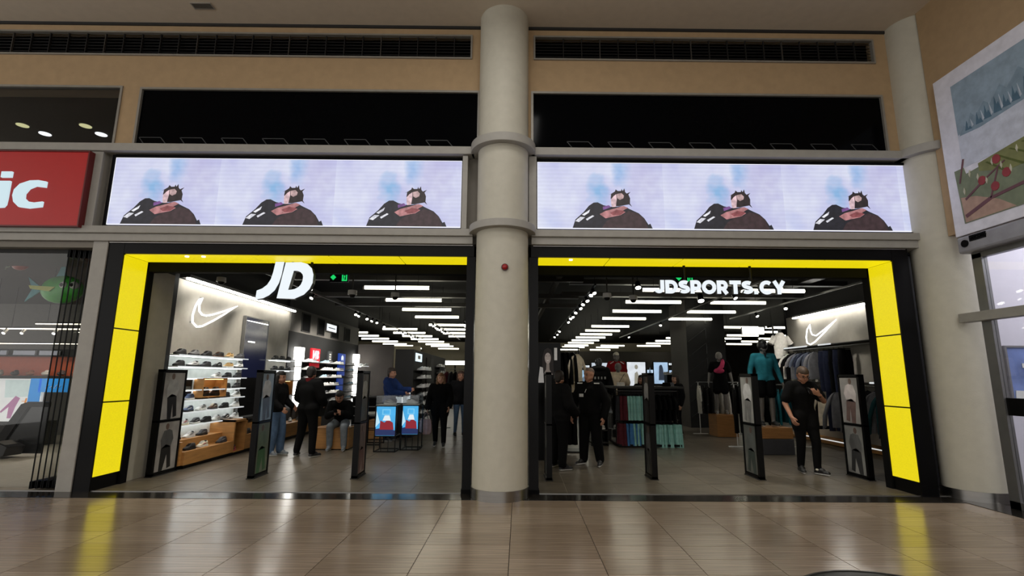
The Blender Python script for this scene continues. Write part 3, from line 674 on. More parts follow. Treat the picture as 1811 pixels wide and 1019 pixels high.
# exit signs
for i, (x, z) in enumerate(((-2.95, 3.29), (3.06, 3.33))):
    t = thing('exit_sign', ['green exit sign hanging inside the left entrance', 'green exit sign hanging behind the sign letters in the right entrance'][i], 'exit sign', (x, 8.6, z-.08))
    box('case', M_black, x-.16, x+.16, 8.59, 8.63, z-.085, z+.085, t)
    g = glow('green exit legend', (30,220,110), .9)
    MB().prism([(x-.10,z-.05),(x-.05,z),(x-.10,z+.05),(x-.15,z)], 8.584, 8.59).build('arrow', g, t)
    MB().rframe(x+.05, x+.14, z-.065, z+.065, .02, 8.584, 8.59).build('door_symbol', g, t)
    MB().cyl((x+.095,8.587,z+.02), (x+.095,8.583,z+.02), .014, n=8).bar((x+.095,8.586,z+.01), (x+.085,8.586,z-.05), .016, .005).build('figure_symbol', g, t)
    MB().cyl((x,8.61,z+.08), (x,8.61,4.3), .01, n=6).build('hanger', M_black, t)
# dome cameras
M_dome = mat('white camera housing', (170,170,166), .4)
for i, (x, y, z) in enumerate(((-5.16,8.9,3.2),(-2.80,8.9,2.985),(-2.15,9.4,3.03),(1.76,8.9,2.97),(2.33,9.3,3.0))):
    t = thing('dome_camera', ['white dome camera above the left shoe wall','white dome camera left of the nearest tube in the left bay','white dome camera under the nearest tube in the left bay','white dome camera at the left of the right bay','white dome camera under the sign letters in the right bay'][i], 'camera', (x, y, z))
    MB().cyl((x,y,z+.05), (x,y,z+.13), .08, .075, n=16).build('housing', M_dome, t, smooth=True)
    MB().ell((x,y,z+.05), (.06,.06,.06)).build('dome', M_black, t, smooth=True)
    MB().cyl((x,y,z+.13), (x,y,4.3), .014, n=6).build('stem', M_dark, t)

# ------------------------------------------------------------------ security pedestals
def pedestal(x, face, label, cols, y0=8.3, y1=8.80, h=1.69):
    """thin alarm panel standing end-on; face = side (+1 / -1) of the better seen poster"""
    t = thing('security_pedestal', label, 'security gate', (x, y0, 0))
    xl, xr = x-.045, x+.045
    m = MB().box(xl, xr, y0, y0+.055, 0, h).box(xl, xr, y1-.035, y1, 0, h).box(xl, xr, y0, y1, h-.04, h).box(xl, xr, y0, y1, 0, .05).box(xl, xr, y0, y1, .845, .87)
    m.build('frame', M_black, t)
    box('core', M_blackm, x-.03, x+.03, y0+.05, y1-.03, .05, h-.04, t)
    box('foot', M_dark, x-.06, x+.06, y0-.005, y1+.005, 0, .012, t)
    for s in (-1, 1):
        for k, (z0, z1) in enumerate(((.055,.845),(.87,h-.045))):
            a, b = sorted((x+s*.03, x+s*.034)); c = cols[k]
            po = box('poster', mat('pedestal print %s' % (c,), c, .35, var=.35, scale=3.2), a, b, y0+.06, y1-.04, z0+.01, z1-.01, t)
            # printed figure: two dark shapes and a pale one
            q = x+s*.0352; sh = cols[2+k]; yy = (y0+y1)/2; zz = z0
            o_ = .03 if k else -.03
            for nm, poly, cc in (('printed_legs', [(yy-.11+o_,zz+.012),(yy-.02+o_,zz+.012),(yy+.02,zz+.26),(yy+.06,zz+.03),(yy+.15,zz+.05),(yy+.10,zz+.38),(yy-.02,zz+.42),(yy-.13,zz+.36)], sh),
                                 ('printed_torso', [(yy-.13,zz+.36),(yy+.10,zz+.38),(yy+.15,zz+.50),(yy+.10,zz+.63),(yy+.02,zz+.66),(yy-.10,zz+.64),(yy-.16,zz+.50)], tuple(min(235, int(v*.4+(150 if k else 70))) for v in sh)),
                                 ('printed_head', [(yy-.03+.042*math.cos(a_*PI/5),zz+.705+.052*math.sin(a_*PI/5)) for a_ in range(10)], (96,78,70))):
                a2, b2 = sorted((x+s*.0338, q)); MB().prism(poly, a2, b2, 'x').build(nm, mat('pedestal figure %s' % (cc,), cc, .4, var=.2), po)
    return t
pedestal(-5.66, 1, 'poster pedestal with black and white photos in front of the grey end wall, left', [(150,146,142),(150,148,146),(24,24,24),(30,30,32)], y0=8.36, y1=8.98)
pedestal(-4.03, 1, 'security pedestal with blue and green poster in front of the shoe wall', [(110,120,104),(140,160,184),(60,104,66),(90,100,120)])
pedestal(-2.42, 1, 'slim security pedestal with pinkish lower poster in the left entrance', [(140,118,112),(104,100,96),(110,70,70),(90,88,86)], y0=8.35, y1=8.82)
pedestal(.66, 1, 'dark security pedestal in front of the left guard', [(26,26,27),(30,30,31),(20,20,20),(24,24,24)])
pedestal(2.36, -1, 'dark security pedestal in front of the folded shorts stand', [(40,40,41),(46,46,46),(30,30,30),(34,34,34)], y0=8.42, y1=8.85)
pedestal(4.10, -1, 'security pedestal with pale printed poster in front of the teal mannequin', [(96,98,94),(150,150,146),(60,70,66),(120,120,118)], y0=8.46, y1=8.98)
pedestal(5.86, -1, 'security pedestal with grey poster at the right of the right entrance', [(130,130,128),(140,138,136),(50,50,52),(104,84,80)], y0=8.45, y1=9.0)

# ------------------------------------------------------------------ neighbouring shop at the far left, behind stacked sliding glass
struct(MB().box(-16, -6.3, 7.41, 15.0, -.2, -.004).build('floor', mat('pale grey shop floor', (150,146,140), .3, var=.1, lvar=(1,6,1), scale=3)))
struct(MB().box(-16, -6.3, 14.0, 14.1, 0, 4.6).build('wall_back', M_greyp))
struct(MB().box(-6.40, -6.35, 7.95, 14, 0, 3.6).build('wall_right', M_dark))
struct(MB().box(-16, -6.3, 7.6, 14, 3.52, 3.6).build('ceiling', mat('dark brown ceiling', (52,44,40), .7)))
M_sg = glass('sliding pane glass', (.965,.97,.965))
for k in range(5):
    x = -6.66+.062*k
    t = thing('sliding_glass_panel', 'folded back glass door panel of the neighbouring shop, %s from the edge of the photo' % ORD[k], 'glass panel', (x, 7.5, 0), 'folded glass panels')
    y0 = 7.45+.02*k
    box('pane', M_sg, x-.006, x+.006, y0, y0+1.0, .1, 3.35, t)
    MB().box(x-.007, x+.007, y0, y0+.01, .02, 3.45).build('edge_seal', M_black, t)
    box('bottom_rail', M_black, x-.018, x+.018, y0, y0+1.0, .02, .12, t)
    box('top_rail', M_black, x-.018, x+.018, y0, y0+1.0, 3.34, 3.46, t)
t = thing('sliding_glass_panel', 'wide glass front pane of the neighbouring shop at the left edge', 'glass panel', (-8, 7.5, 0))
box('pane', M_sg, -10.5, -6.72, 7.52, 7.53, .02, 3.42, t); box('top_rail', M_dark, -10.5, -6.72, 7.5, 7.55, 3.42, 3.52, t)
struct(box('trim_13', M_trim2, -13, -6.23, 7.36, 7.6, 3.47, 3.56))
# fish decorations hanging behind the glass
def fish(lab, x, y, z, L, cb, cf, cs, eyes=True, rz=0.):
    t = thing('hanging_fish', lab, 'decoration', (x, y, z))
    MB().ell((x,y,z), (L*.5,L*.22,L*.34), 20, 12).build('body', mat('fish body %s' % (cb,), cb, .4, var=.25, scale=5), t, smooth=True)
    mf = mat('fish fin %s' % (cf,), cf, .4)
    s = -1
    MB().prism([(x-L*.45,z),(x-L*.85,z+L*.3),(x-L*.72,z),(x-L*.85,z-L*.3)], y-.012, y+.012).build('tail', mf, t)
    MB().prism([(x-L*.2,z+L*.26),(x-L*.05,z+L*.72),(x+L*.05,z+L*.3)], y-.012, y+.012).build('dorsal_fin', mf, t)
    MB().prism([(x-L*.1,z-L*.08),(x-L*.55,z-L*.02),(x-L*.6,z+L*.06),(x+L*.02,z+.02)], y-L*.24, y-L*.24+.02).build('side_fin', mat('fish side fin %s' % (cs,), cs, .4), t)
    if eyes:
        for dx in (.16, .40):
            MB().ell((x+L*dx,y-L*.16,z+L*.08), L*.09).build('eye', M_white, t, smooth=True)
            MB().ell((x+L*dx,y-L*.215,z+L*.08), L*.05).build('pupil', M_black, t, smooth=True)
    MB().cyl((x,y,z+L*.3), (x,y,3.53), .003, n=4).build('wire', M_black, t)
fish('big green and turquoise fish decoration hanging in the neighbouring shop', -8.05, 9.0, 3.1, .75, (60,170,50), (70,150,160), (190,196,90))
fish('small orange fish decoration hanging in the neighbouring shop', -8.88, 9.0, 3.56, .32, (170,70,46), (180,196,180), (200,120,80), False)
# light rails
for i, (x0, x1, y, z) in enumerate(((-8.6,-6.6,9.2,2.52),(-10.6,-8.4,10.2,2.52),(-11.2,-7.6,11.2,2.60),(-10.2,-7.9,12.0,2.60),(-13.0,-9.9,12.6,2.36))):
    t = thing('light_rail', 'thin bright ceiling rail light in the neighbouring shop, %s from the glass front' % ORD[i], 'rail light', (x0, y, z))
    MB().bar((x0,y,z), (x1,y,z), .05, .03).build('housing', M_dark, t); MB().bar((x0,y,z-.022), (x1,y,z-.022), .035, .012).build('diffuser', glow('rail diffuser', (255,240,214), 6.), t)
    for x in (x0+.2, x1-.2): MB().cyl((x,y,z), (x,y,3.53), .006, n=4).build('cable', M_black, t)
    if i in (0, 2, 3): lamp(t, ((x0+x1)/2, y, z-.08), ((x0+x1)/2-.3, y+.3, 0), 90, 120)
    if i in (1, 2, 3):
        for x in (x0+.5, x1-.7):
            MB().cyl((x,y,z-.03), (x,y-.06,z-.12), .03, n=8).build('spot_body', M_white, t); MB().cyl((x,y-.06,z-.12), (x,y-.066,z-.128), .028, n=8).build('spot_lens', M_spot, t)
# orange fascia with black shelf, big picture wall, blue banner, black ramp stand
t = thing('orange_fascia', 'long orange fascia board with a black shelf above it in the neighbouring shop', 'fascia', (-11.5, 12.0, 1.5))
box('board', mat('orange board', (190,80,34), .5), -15, -9.0, 12.0, 12.1, 1.56, 2.0, t)
box('shelf', M_black, -15, -9.0, 11.85, 12.1, 2.0, 2.17, t)
box('lower_shelf', M_black, -15, -9.0, 11.62, 12.1, 1.50, 1.558, t)
for k, (x0, x1) in enumerate(((-11.75,-11.6),(-11.45,-10.95),(-10.85,-10.4))):
    o = MB().box(x0, x1, 11.8, 11.849, 2.03, 2.13).build('price_label', mat('pale label', (190,196,214), .5), base=((x0+x1)/2, 11.82, 2.03)); prop(o, 'pale label strip on the black shelf of the neighbouring shop, %s from the left' % ORD[k], 'label')
for k in range(6):
    x = -11.6+.35*k
    o = MB().ell((x,11.72,1.61), (.09,.06,.05)).ell((x+.03,11.72,1.65), (.04,.05,.04)).build('small_toy', mat('toy %d' % (k % 3), [(200,190,180),(60,50,50),(150,90,60)][k % 3], .5), base=(x, 11.72, 1.56)); prop(o, 'small item on the ledge under the orange board, %s from the left' % ORD[k], 'toy')
t = thing('picture_wall', 'large bright product picture on the counter front of the neighbouring shop', 'display', (-11.5, 11.9, .5))
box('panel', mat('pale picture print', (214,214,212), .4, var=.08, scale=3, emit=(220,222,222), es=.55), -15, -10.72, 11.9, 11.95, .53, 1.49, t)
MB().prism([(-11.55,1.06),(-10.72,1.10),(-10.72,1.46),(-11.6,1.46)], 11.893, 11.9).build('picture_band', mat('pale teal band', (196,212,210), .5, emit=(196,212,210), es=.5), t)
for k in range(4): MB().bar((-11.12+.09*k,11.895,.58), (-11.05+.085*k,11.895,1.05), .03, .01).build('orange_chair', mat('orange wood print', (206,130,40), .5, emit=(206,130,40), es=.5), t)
MB().bar((-11.14,11.895,.98), (-10.78,11.895,1.02), .03, .01).bar((-11.14,11.895,.78), (-10.8,11.895,.80), .03, .01).build('orange_rungs', mat('orange wood print', (206,130,40)), t)
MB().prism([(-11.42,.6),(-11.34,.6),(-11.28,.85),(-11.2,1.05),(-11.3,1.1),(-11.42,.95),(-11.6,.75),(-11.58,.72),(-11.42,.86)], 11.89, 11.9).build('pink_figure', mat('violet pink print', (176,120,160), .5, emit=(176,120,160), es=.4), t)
box('base', M_dark, -15, -10.6, 11.9, 12.3, 0, .53, t)
t = thing('blue_banner', 'blue banner with white script beside the picture wall', 'banner', (-10.4, 11.6, 0))
box('stand', M_black, -10.64, -10.6, 11.62, 11.66, 0, 1.45, t)
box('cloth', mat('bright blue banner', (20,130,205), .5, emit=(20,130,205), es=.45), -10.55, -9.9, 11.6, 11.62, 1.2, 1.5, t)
box('drop', mat('bright blue banner', (20,130,205)), -10.75, -10.5, 11.6, 11.62, .98, 1.5, t)
for k in range(4): MB().bar((-10.38+.09*k,11.595,1.28+.02*(k % 2)), (-10.32+.09*k,11.595,1.36-.02*(k % 2)), .02, .008).build('script_stroke', M_white, t)
t = thing('ramp_stand', 'black sloping display stand with a small box on its foot behind the folded glass', 'stand', (-9.6, 10.6, 0))
MB().prism([(-10.3,.02),(-9.75,1.0),(-9.62,1.05),(-9.2,1.05),(-9.2,.95),(-9.6,.95),(-10.1,.02)], 10.4, 10.46).build('frame', M_black, t)
MB().prism([(-10.1,.05),(-9.62,.95),(-9.2,.95),(-9.2,.05)], 10.44, 10.45).build('panel', mat('smoky panel', (22,24,26), .2), t)
MB().prism([(-10.0,.05),(-9.55,.05),(-9.5,.22),(-9.75,.32),(-9.98,.22)], 10.0, 10.38).build('motor_box', mat('black plastic', (26,26,28), .35), t, bevel=.01)
MB().prism([(-9.95,.232),(-9.55,.232),(-9.72,.33)], 10.05, 10.3).build('grey_lid', M_greyp, t)
MB().ell((-9.72,9.995,.14), .025).build('lamp', M_spot, t)

# ================================================================== SHOES AND SHOE FIXTURES
def shoe_proto():
    """trainer, toe towards -y, origin under the middle of the sole"""
    t = thing('sneaker', 'prototype', 'shoe', (0, 0, 0))
    L = .30
    T = [0,.06,.16,.28,.4,.55,.7,.84,.94,1.0]
    Wd = [.022,.034,.038,.036,.036,.042,.047,.045,.034,.012]
    up = MB(); R = []
    Ht = [.075,.106,.098,.092,.112,.092,.07,.058,.05,.038]
    for k, a in enumerate(T):
        y = L/2-a*L*.985; w = Wd[k]*.95; h = Ht[k]; b = .026
        R.append([(w*c, y, b+(h-b)*z) for c, z in ((-.96,0),(-1,.35),(-.82,.7),(-.45,.94),(0,1),(.45,.94),(.82,.7),(1,.35),(.96,0),(0,-.1))])
    up.rings(R).build('upper', mat('shoe black', (20,20,22), .6), t, smooth=True)
    so = MB(); R = []
    Sz = [.034,.036,.035,.031,.029,.028,.027,.027,.03,.036]; Sb = [.006,0,0,0,0,0,0,.002,.009,.02]
    for k, a in enumerate(T):
        y = L/2+.006-a*(L+.012); w = Wd[k]*1.1
        R.append([(-w,y,Sb[k]),(-w*1.04,y,(Sb[k]+Sz[k])/2),(-w,y,Sz[k]),(w,y,Sz[k]),(w*1.04,y,(Sb[k]+Sz[k])/2),(w,y,Sb[k])])
    so.rings(R).build('sole', M_white, t, smooth=True)
    MB().ell((0,.083,.096), (.026,.05,.014), 12, 6).build('lining', mat('shoe lining', (28,28,30), .9), t, smooth=True)
    la = MB()
    for k in range(4):
        y = -.0-.02*k; z = .106-.0085*k; la.bar((-.024,y,z-.004), (.024,y,z-.004), .006, .012)
    la.build('laces', mat('shoe lace', (200,200,196), .8), t)
    st = MB()
    for s in (-1, 1):
        x = s*.0405
        pts = [(.07,.075),(.03,.055),(-.06,.045),(-.035,.058),(.03,.068)]
        a, b = sorted((x-s*.006, x+s*.002)); st.prism(pts, a, b, 'x')
    st.build('side_stripe', M_white, t)
    return t
SHOE = shoe_proto()
SC = {'black': (24,24,26), 'dark grey': (58,58,62), 'grey': (120,120,122), 'white': (226,226,224), 'tan': (188,152,96), 'brown': (92,62,44), 'blue grey': (92,108,142), 'dark green': (30,52,42), 'cream': (222,212,188), 'navy': (40,48,78), 'pink': (196,80,96), 'olive': (98,94,70), 'pale blue': (150,186,206)}
def sm(c): return mat('shoe '+c+' cloth', SC[c], .6, var=.1, scale=30)
def shoe(loc, rz, label, up, sole='white', stripe='white', group='shoes on the grey shoe wall', full=True, sc=1., tall=1.):
    sw = {'upper': sm(up), 'sole': sm(sole), 'side_stripe': sm(stripe), 'laces': sm('white' if up in ('white','cream') else stripe), 'lining': sm('dark grey')}
    r = dup(SHOE, loc, rz, label, group, sw); r.scale = (sc, sc, sc*tall)
    if not full:
        for c in list(r.children):
            if c.name.split('.')[0] in ('laces', 'lining'): bpy.data.objects.remove(c)
    return r

XW = -6.08    # face of the grey shoe wall
bb = thing('shelf_backboard', 'pale backboard lit behind the rows of shoes on the left wall', 'backboard', (XW, 10.2, .3))
box('panel', mat('pale shelf back panel', (206,210,206), .6), XW, XW+.02, 8.98, 11.45, .28, 1.98, bb)
def shelf(name, z, y0, y1, label, n, depth=.24, x0=None):
    x0 = XW+.02 if x0 is None else x0
    t = thing(name, label, 'shelf', (x0, y0, z-.02))
    w = (y1-y0)/n
    for k in range(n): box('plate', mat('white acrylic shelf', (226,230,228), .3), x0, x0+depth, y0+k*w+.006, y0+(k+1)*w-.006, z-.022, z, t)
    box('light_strip', glow('shelf light strip', (246,250,250), 5.5), x0+.07, x0+.12, y0+.02, y1-.02, z-.03, z-.0225, t)
    box('front_edge', M_soft, x0+depth, x0+depth+.004, y0+.006, y1-.006, z-.022, z, t)
    return t
ROWL = [
 ('top row', 1.965, [('black','black','black'),('grey','black','grey'),('black','black','black'),('black','brown','brown'),('tan','cream','tan'),('dark grey','black','grey')]),
 ('second row from the top', 1.76, [('black','black','black'),('white','black','grey'),('dark grey','black','black'),('black','black','white'),('tan','white','tan'),('white','black','grey')]),
 ('third row from the top', 1.555, [None,None,None,('white','white','grey'),('black','black','black'),('black','black','dark grey')]),
 ('row level with the lit wooden box', 1.335, [None,None,None,None,('black','black','black'),('black','black','dark grey')]),
 ('row under the lit wooden box', 1.15, [('dark green','black','white'),('blue grey','white','blue grey'),('white','black','grey'),('brown','black','cream'),('dark grey','black','dark grey'),('white','white','grey')]),
 ('third row from the bottom', .935, [('dark green','black','white'),('blue grey','black','white'),('white','white','grey'),('brown','dark grey','cream'),('black','black','black'),('white','white','white')]),
 ('long row above the wooden steps', .70, [('white','white','white'),('white','cream','pink'),('black','white','grey'),('black','black','black'),('white','white','white'),('black','white','white'),('white','white','grey')])]
for rn, z, items in ROWL:
    n = len(items); w = 2.42/n
    shelf('shoe_shelf', z, 9.0, 11.42, 'white lit shoe shelf on the grey wall, '+rn, n)
    for k, it in enumerate(items):
        if it: shoe((XW+.15, 9.0+w*(k+.5), z), random.uniform(-.12,.12), '%s trainer, %s from the left in the %s' % (it[0], ORD[k], rn), *it)
# the panels of the middle row
o = box('price_board', mat('grey board', (112,112,108), .6), XW+.02, XW+.05, 9.02, 9.36, 1.17, 1.53, bevel=.004); prop(o, 'plain grey square panel in the middle row of the shoe wall', 'panel')
t = thing('framed_notice', 'white framed black notice in the middle row of the shoe wall', 'notice', (XW+.05, 9.56, 1.17))
box('panel', M_black, XW+.02, XW+.10, 9.40, 9.76, 1.18, 1.53, t); MB().rframe(9.39, 9.77, 1.17, 1.54, .025, XW+.02, XW+.115, 'x').build('frame', M_white, t)
box('grey_lettering', M_greyp, XW+.10, XW+.104, 9.45, 9.70, 1.33, 1.39, t)
def woodbox(y0, y1, z0, z1, label):
    t = thing('lit_wood_box', label, 'display box', (XW+.1, (y0+y1)/2, z0))
    MB().rframe(y0, y1, z0, z1, .02, XW+.02, XW+.28, 'x').build('box', M_oak, t)
    box('back', M_oak, XW+.02, XW+.035, y0+.02, y1-.02, z0+.02, z1-.02, t)
    box('light_strip', glow('warm strip', (255,226,160), 3.5), XW+.2, XW+.22, y0+.05, y1-.05, z1-.03, z1-.02, t)
    return t
woodbox(9.80, 10.62, 1.175, 1.545, 'warm lit wooden box with two boots in the middle of the shoe wall')
for k in range(2): shoe((XW+.16, 10.03+.36*k, 1.197), 0, 'dark brown boot in the lit wooden box, %s of the pair' % ['left','right'][k], 'brown', 'black', 'black', tall=1.6)
# stepped oak plinth
t = thing('oak_step_plinth', 'stepped oak display plinth under the grey shoe wall', 'plinth', (-5.8, 10.2, 0))
box('kick', M_black, XW+.02, -5.62, 9.16, 12.4, 0, .07, t)
box('low_step', M_oak, -5.80, -5.56, 9.06, 10.62, .07, .29, t)
box('high_step', M_oak, XW+.02, -5.80, 9.0, 10.62, .07, .46, t)
box('end_panel', M_oak, XW+.02, -5.60, 8.99, 9.06, .07, .46, t)
MB().box(XW+.02, -5.56, 10.62, 10.66, .07, .70).box(XW+.02, -5.56, 11.08, 11.14, .07, .70).box(XW+.02, -5.56, 10.62, 11.14, .66, .70).build('cubby_box', M_oak, t)
box('cubby_floor', M_oak, XW+.02, -5.56, 10.66, 11.08, .06, .075, t)
box('right_low_step', M_oak, -5.80, -5.56, 11.14, 12.4, .07, .36, t); box('right_high_step', M_oak, XW+.02, -5.80, 11.14, 12.4, .07, .56, t)
for k, (y, c) in enumerate(((9.3,('black','black','black')),(9.72,('white','white','grey')),(10.12,('dark grey','black','grey')))): shoe((-5.92, y, .46), 0, '%s trainer, %s from the left on the upper oak step' % (c[0], ORD[k]), *c, group='shoes on the oak steps')
for k, (y, c) in enumerate(((9.38,('black','black','black')),(9.76,('cream','white','pink')),(10.4,('dark grey','dark grey','grey')))): shoe((-5.68, y, .29), 0, '%s trainer, %s from the left on the lower oak step' % (c[0], ORD[k]), *c, group='shoes on the oak steps')
shoe((-5.68, 10.85, .075), .3, 'dark trainer with a pink side in the oak cubby at floor level', 'black', 'pink', 'pink', group='shoes on the oak steps')
for k, (y, c) in enumerate(((11.4,('grey','grey','white')),(11.8,('navy','grey','grey')))): shoe((-5.92, y, .56), 0, '%s trainer, %s past the oak cubby on the high step' % (c[0], ORD[k]), *c, group='shoes on the oak steps')
for k, (y, c) in enumerate(((11.35,('black','black','black')),(11.75,('olive','grey','olive')),(12.15,('white','grey','grey')))): shoe((-5.68, y, .36), 0, '%s trainer, %s past the oak cubby on the low step' % (c[0], ORD[k]), *c, group='shoes on the oak steps')
# navy display panel
t = thing('navy_display', 'tall dark navy display panel on the shoe wall', 'display', (XW+.05, 12.0, .85))
box('panel', mat('navy glass', (24,28,52), .12, emit=(26,30,60), es=.18), XW+.01, XW+.07, 11.52, 12.62, 1.55, 2.93, t)
box('lower_panel', M_black, XW+.01, XW+.07, 11.52, 12.62, .62, 1.55, t)
MB().rframe(11.5, 12.64, .6, 2.95, .025, XW+.01, XW+.08, 'x').build('frame', M_alu, t)
box('light_line', M_lite, XW+.071, XW+.075, 11.7, 12.0, 2.36, 2.385, t)
box('top_light_line', M_lite, XW+.071, XW+.076, 11.56, 12.58, 2.84, 2.855, t)
box('base_shelf', M_dark, XW+.01, XW+.3, 11.5, 12.64, .64, .70, t)
# light bar over the wall and neon swooshes
t = thing('wall_light_bar', 'long white light bar along the top of the left shoe wall', 'light bar', (-6.0, 11.5, 3.36)); box('housing', M_alu, -6.08, -5.90, 9.18, 13.9, 3.38, 3.44, t); box('diffuser', M_bar, -5.97, -5.90, 9.18, 13.9, 3.345, 3.38, t)
t = thing('wall_light_bar', 'long white light bar along the top of the right clothes wall', 'light bar', (8.6, 13.4, 3.36)); box('housing', M_alu, 8.50, 8.68, 11.9, 14.95, 3.42, 3.47, t); box('diffuser', M_bar, 8.50, 8.57, 11.9, 14.95, 3.385, 3.42, t)
M_neon = glow('white neon', (255,255,255), 3.2)
for X, s, pts, lab in ((-6.03, 1, [(9.833,3.099),(9.738,3.053),(9.646,2.916),(9.587,2.735),(9.607,2.596),(9.755,2.52),(9.921,2.547),(10.256,2.688),(10.648,2.877),(11.112,3.112),(10.598,2.927),(10.231,2.815),(10.021,2.767),(9.878,2.771),(9.78,2.831),(9.757,2.952)], 'white neon swoosh sign on the left shoe wall'),
                    (8.6, -1, [(14.266,3.146),(14.423,3.018),(14.503,2.801),(14.485,2.64),(14.331,2.582),(14.109,2.645),(13.615,2.882),(13.097,3.156),(13.707,2.92),(14.03,2.81),(14.206,2.856),(14.268,2.972)], 'white neon swoosh sign on the right clothes wall')):
    t = thing('neon_sign', lab, 'neon sign', (X, pts[0][0], 2.55))
    MB().tube([(X, p[0], p[1]) for p in pts], .017, 8, closed=True).build('neon_tube', M_neon, t, smooth=True)
    for p in pts[::4]: MB().cyl((X-s*.05,p[0],p[1]), (X,p[0],p[1]), .008, n=6).build('standoff', M_alu, t)
# second shelf group on the grey wall
for j, (z, it) in enumerate(((2.0, ['black','black','black']), (1.74, ['dark grey','black','dark grey']))):
    shelf('shoe_shelf', z, 12.72, 13.9, 'white lit shelf past the navy display panel, %s of the pair' % ['upper','lower'][j], 3)
    for k, c in enumerate(it): shoe((XW+.15, 12.95+.38*k, z), 0, '%s trainer, %s past the navy panel, %s shelf' % (c, ORD[k], ['upper','lower'][j]), c, 'black', 'black', group='shoes past the navy panel')
box_t = thing('shelf_backboard', 'pale square backboard under the shelves past the navy panel', 'backboard', (XW, 13.2, 1.3)); box('panel', M_soft, XW, XW+.02, 12.8, 13.5, 1.35, 1.70, box_t)
woodbox(13.35, 13.85, 1.1, 1.48, 'small warm lit wooden box past the navy panel'); shoe((XW+.16, 13.6, 1.122), 0, 'dark boot in the small wooden box past the navy panel', 'brown', 'black', 'black', tall=1.6)
t = thing('oak_bench_plinth', 'low oak plinth running past the navy display panel', 'plinth', (-5.8, 13.4, 0)); box('body', M_oak, XW+.06, -5.6, 12.45, 15.6, .07, .40, t); box('kick', M_black, XW+.06, -5.66, 12.45, 15.6, 0, .07, t)
for k, c in enumerate(('black','brown','white','black','white')): shoe((-5.8, 12.75+.55*k, .40), .2*k, '%s trainer on the low oak plinth, %s from the navy panel' % (c, ORD[k]), c, 'white', 'grey', group='shoes on the low oak plinth')
# black shoe wall: light pillars, brand signs, shelves and shoes
for i, (y, z0, z1) in enumerate(((14.5, .75, 2.4), (19.95, .6, 2.45))):
    t = thing('light_pillar', ['white glowing light pillar at the near end of the black shoe wall','white glowing light pillar at the far end of the black shoe wall'][i], 'light pillar', (-6.0, y, z0))
    box('tube', M_lite, -6.04, -5.90, y-.05, y+.05, z0, z1-.35, t); box('head', M_lite, -6.05, -5.88, y-.16, y+.16, z1-.35, z1, t); box('foot', M_black, -6.05, -5.87, y-.07, y+.07, z0-.04, z0, t)
    for k in range(3): box('clip', M_alu, -6.05, -5.885, y-.07, y+.07, z0+.3+.4*k, z0+.33+.4*k, t)
def brand(label, y0, y1, z0, z1, c, es=.5):
    t = thing('brand_sign', label, 'sign', (-6.0, y0, z0)); box('panel', mat('brand panel %s' % (c,), c, .4, emit=c, es=es), -6.05, -6.0, y0, y1, z0, z1, t); return t
t = brand('red sign with white block letters on the black shoe wall', 15.5, 16.2, 1.86, 2.44, (190,26,40))
MB().prism([(15.6,2.12),(15.72,2.12),(15.82,2.26),(15.82,2.12),(15.9,2.12),(15.9,2.38),(15.8,2.38),(15.7,2.24),(15.7,2.38),(15.6,2.38)], -6.0, -5.995, 'x').build('letter_N', M_sign, t)
MB().prism([(15.93,2.12),(16.06,2.12),(16.12,2.18),(16.08,2.25),(16.12,2.32),(16.06,2.38),(15.93,2.38)], -6.0, -5.995, 'x').build('letter_B', M_sign, t)
box('caption_line', M_sign, -6.0, -5.995, 15.58, 16.12, 2.02, 2.06, t)
t = brand('narrow grey sign on the black shoe wall', 16.95, 17.3, 1.95, 2.42, (70,72,74), .2)
for k in range(4): box('caption_line', M_white, -6.0, -5.996, 17.05, 17.2, 2.05+.08*k, 2.10+.08*k, t)
t = brand('tall blue sign with a white trefoil on the black shoe wall', 18.05, 18.75, 1.62, 2.40, (40,74,170))
for k in range(3):
    a = PI/2+(k-1)*.75; MB().prism([(18.4+.11*math.cos(a)+.05*math.cos(q*PI/5)*1.0, 2.14+.13*math.sin(a)+.085*math.sin(q*PI/5)) for q in range(10)], -6.0, -5.995, 'x').build('leaf_emblem', M_sign, t)
box('caption_line', M_sign, -6.0, -5.995, 18.28, 18.52, 2.02, 2.05, t)
brand('lower blue panel on the black shoe wall', 18.05, 18.65, .98, 1.52, (36,70,160), .45)
BW = [(2.0,[15.0,15.35,16.4,16.8,17.5,17.9,19.1]),(1.78,[15.0,16.4,16.8,17.5,17.9,19.1]),(1.55,[15.2,16.3,16.7,17.2,17.7,19.1]),(1.30,[15.2,16.5,17.0,17.5,19.1]),(1.05,[14.9,16.5,17.1,17.6,18.9]),(.80,[14.9,15.4,17.2,18.9,19.2])]
bc = ['white','white','grey','white','pale blue','white','dark grey']
for j, (z, ys) in enumerate(BW):
    t = thing('metal_shelf', 'thin black shelf on the black shoe wall, %s from the top' % ORD[j], 'shelf', (-5.9, 17, z-.02)); box('plate', M_dark, -6.05, -5.80, 14.75, 19.6, z-.012, z, t)
    box('front_lip', M_dark, -5.80, -5.795, 14.75, 19.6, z-.02, z+.006, t)
    for k, y in enumerate(ys): shoe((-5.92, y, z), -.7 if k % 2 else -1.0, '%s shoe on the black wall, %s from the near end, %s shelf down' % (bc[(j+2*k) % 7], ORD[k], ORD[j]), bc[(j+2*k) % 7], 'white', 'white', 'shoes on the black shoe wall', False)
for j in range(5):
    z = 2.0-.29*j
    shelf('shoe_shelf', z, 20.05, 20.42, 'white lit shelf beside the far light pillar, %s from the top' % ORD[j], 1, .42, -6.0)
    for k in range(2): shoe((-5.87+.2*k, 20.22, z), -.5, 'white shoe beside the far light pillar, %s shelf from the top, %s one' % (ORD[j], ['left','right'][k]), 'white', 'white', 'pale blue', 'shoes beside the far light pillar', False)
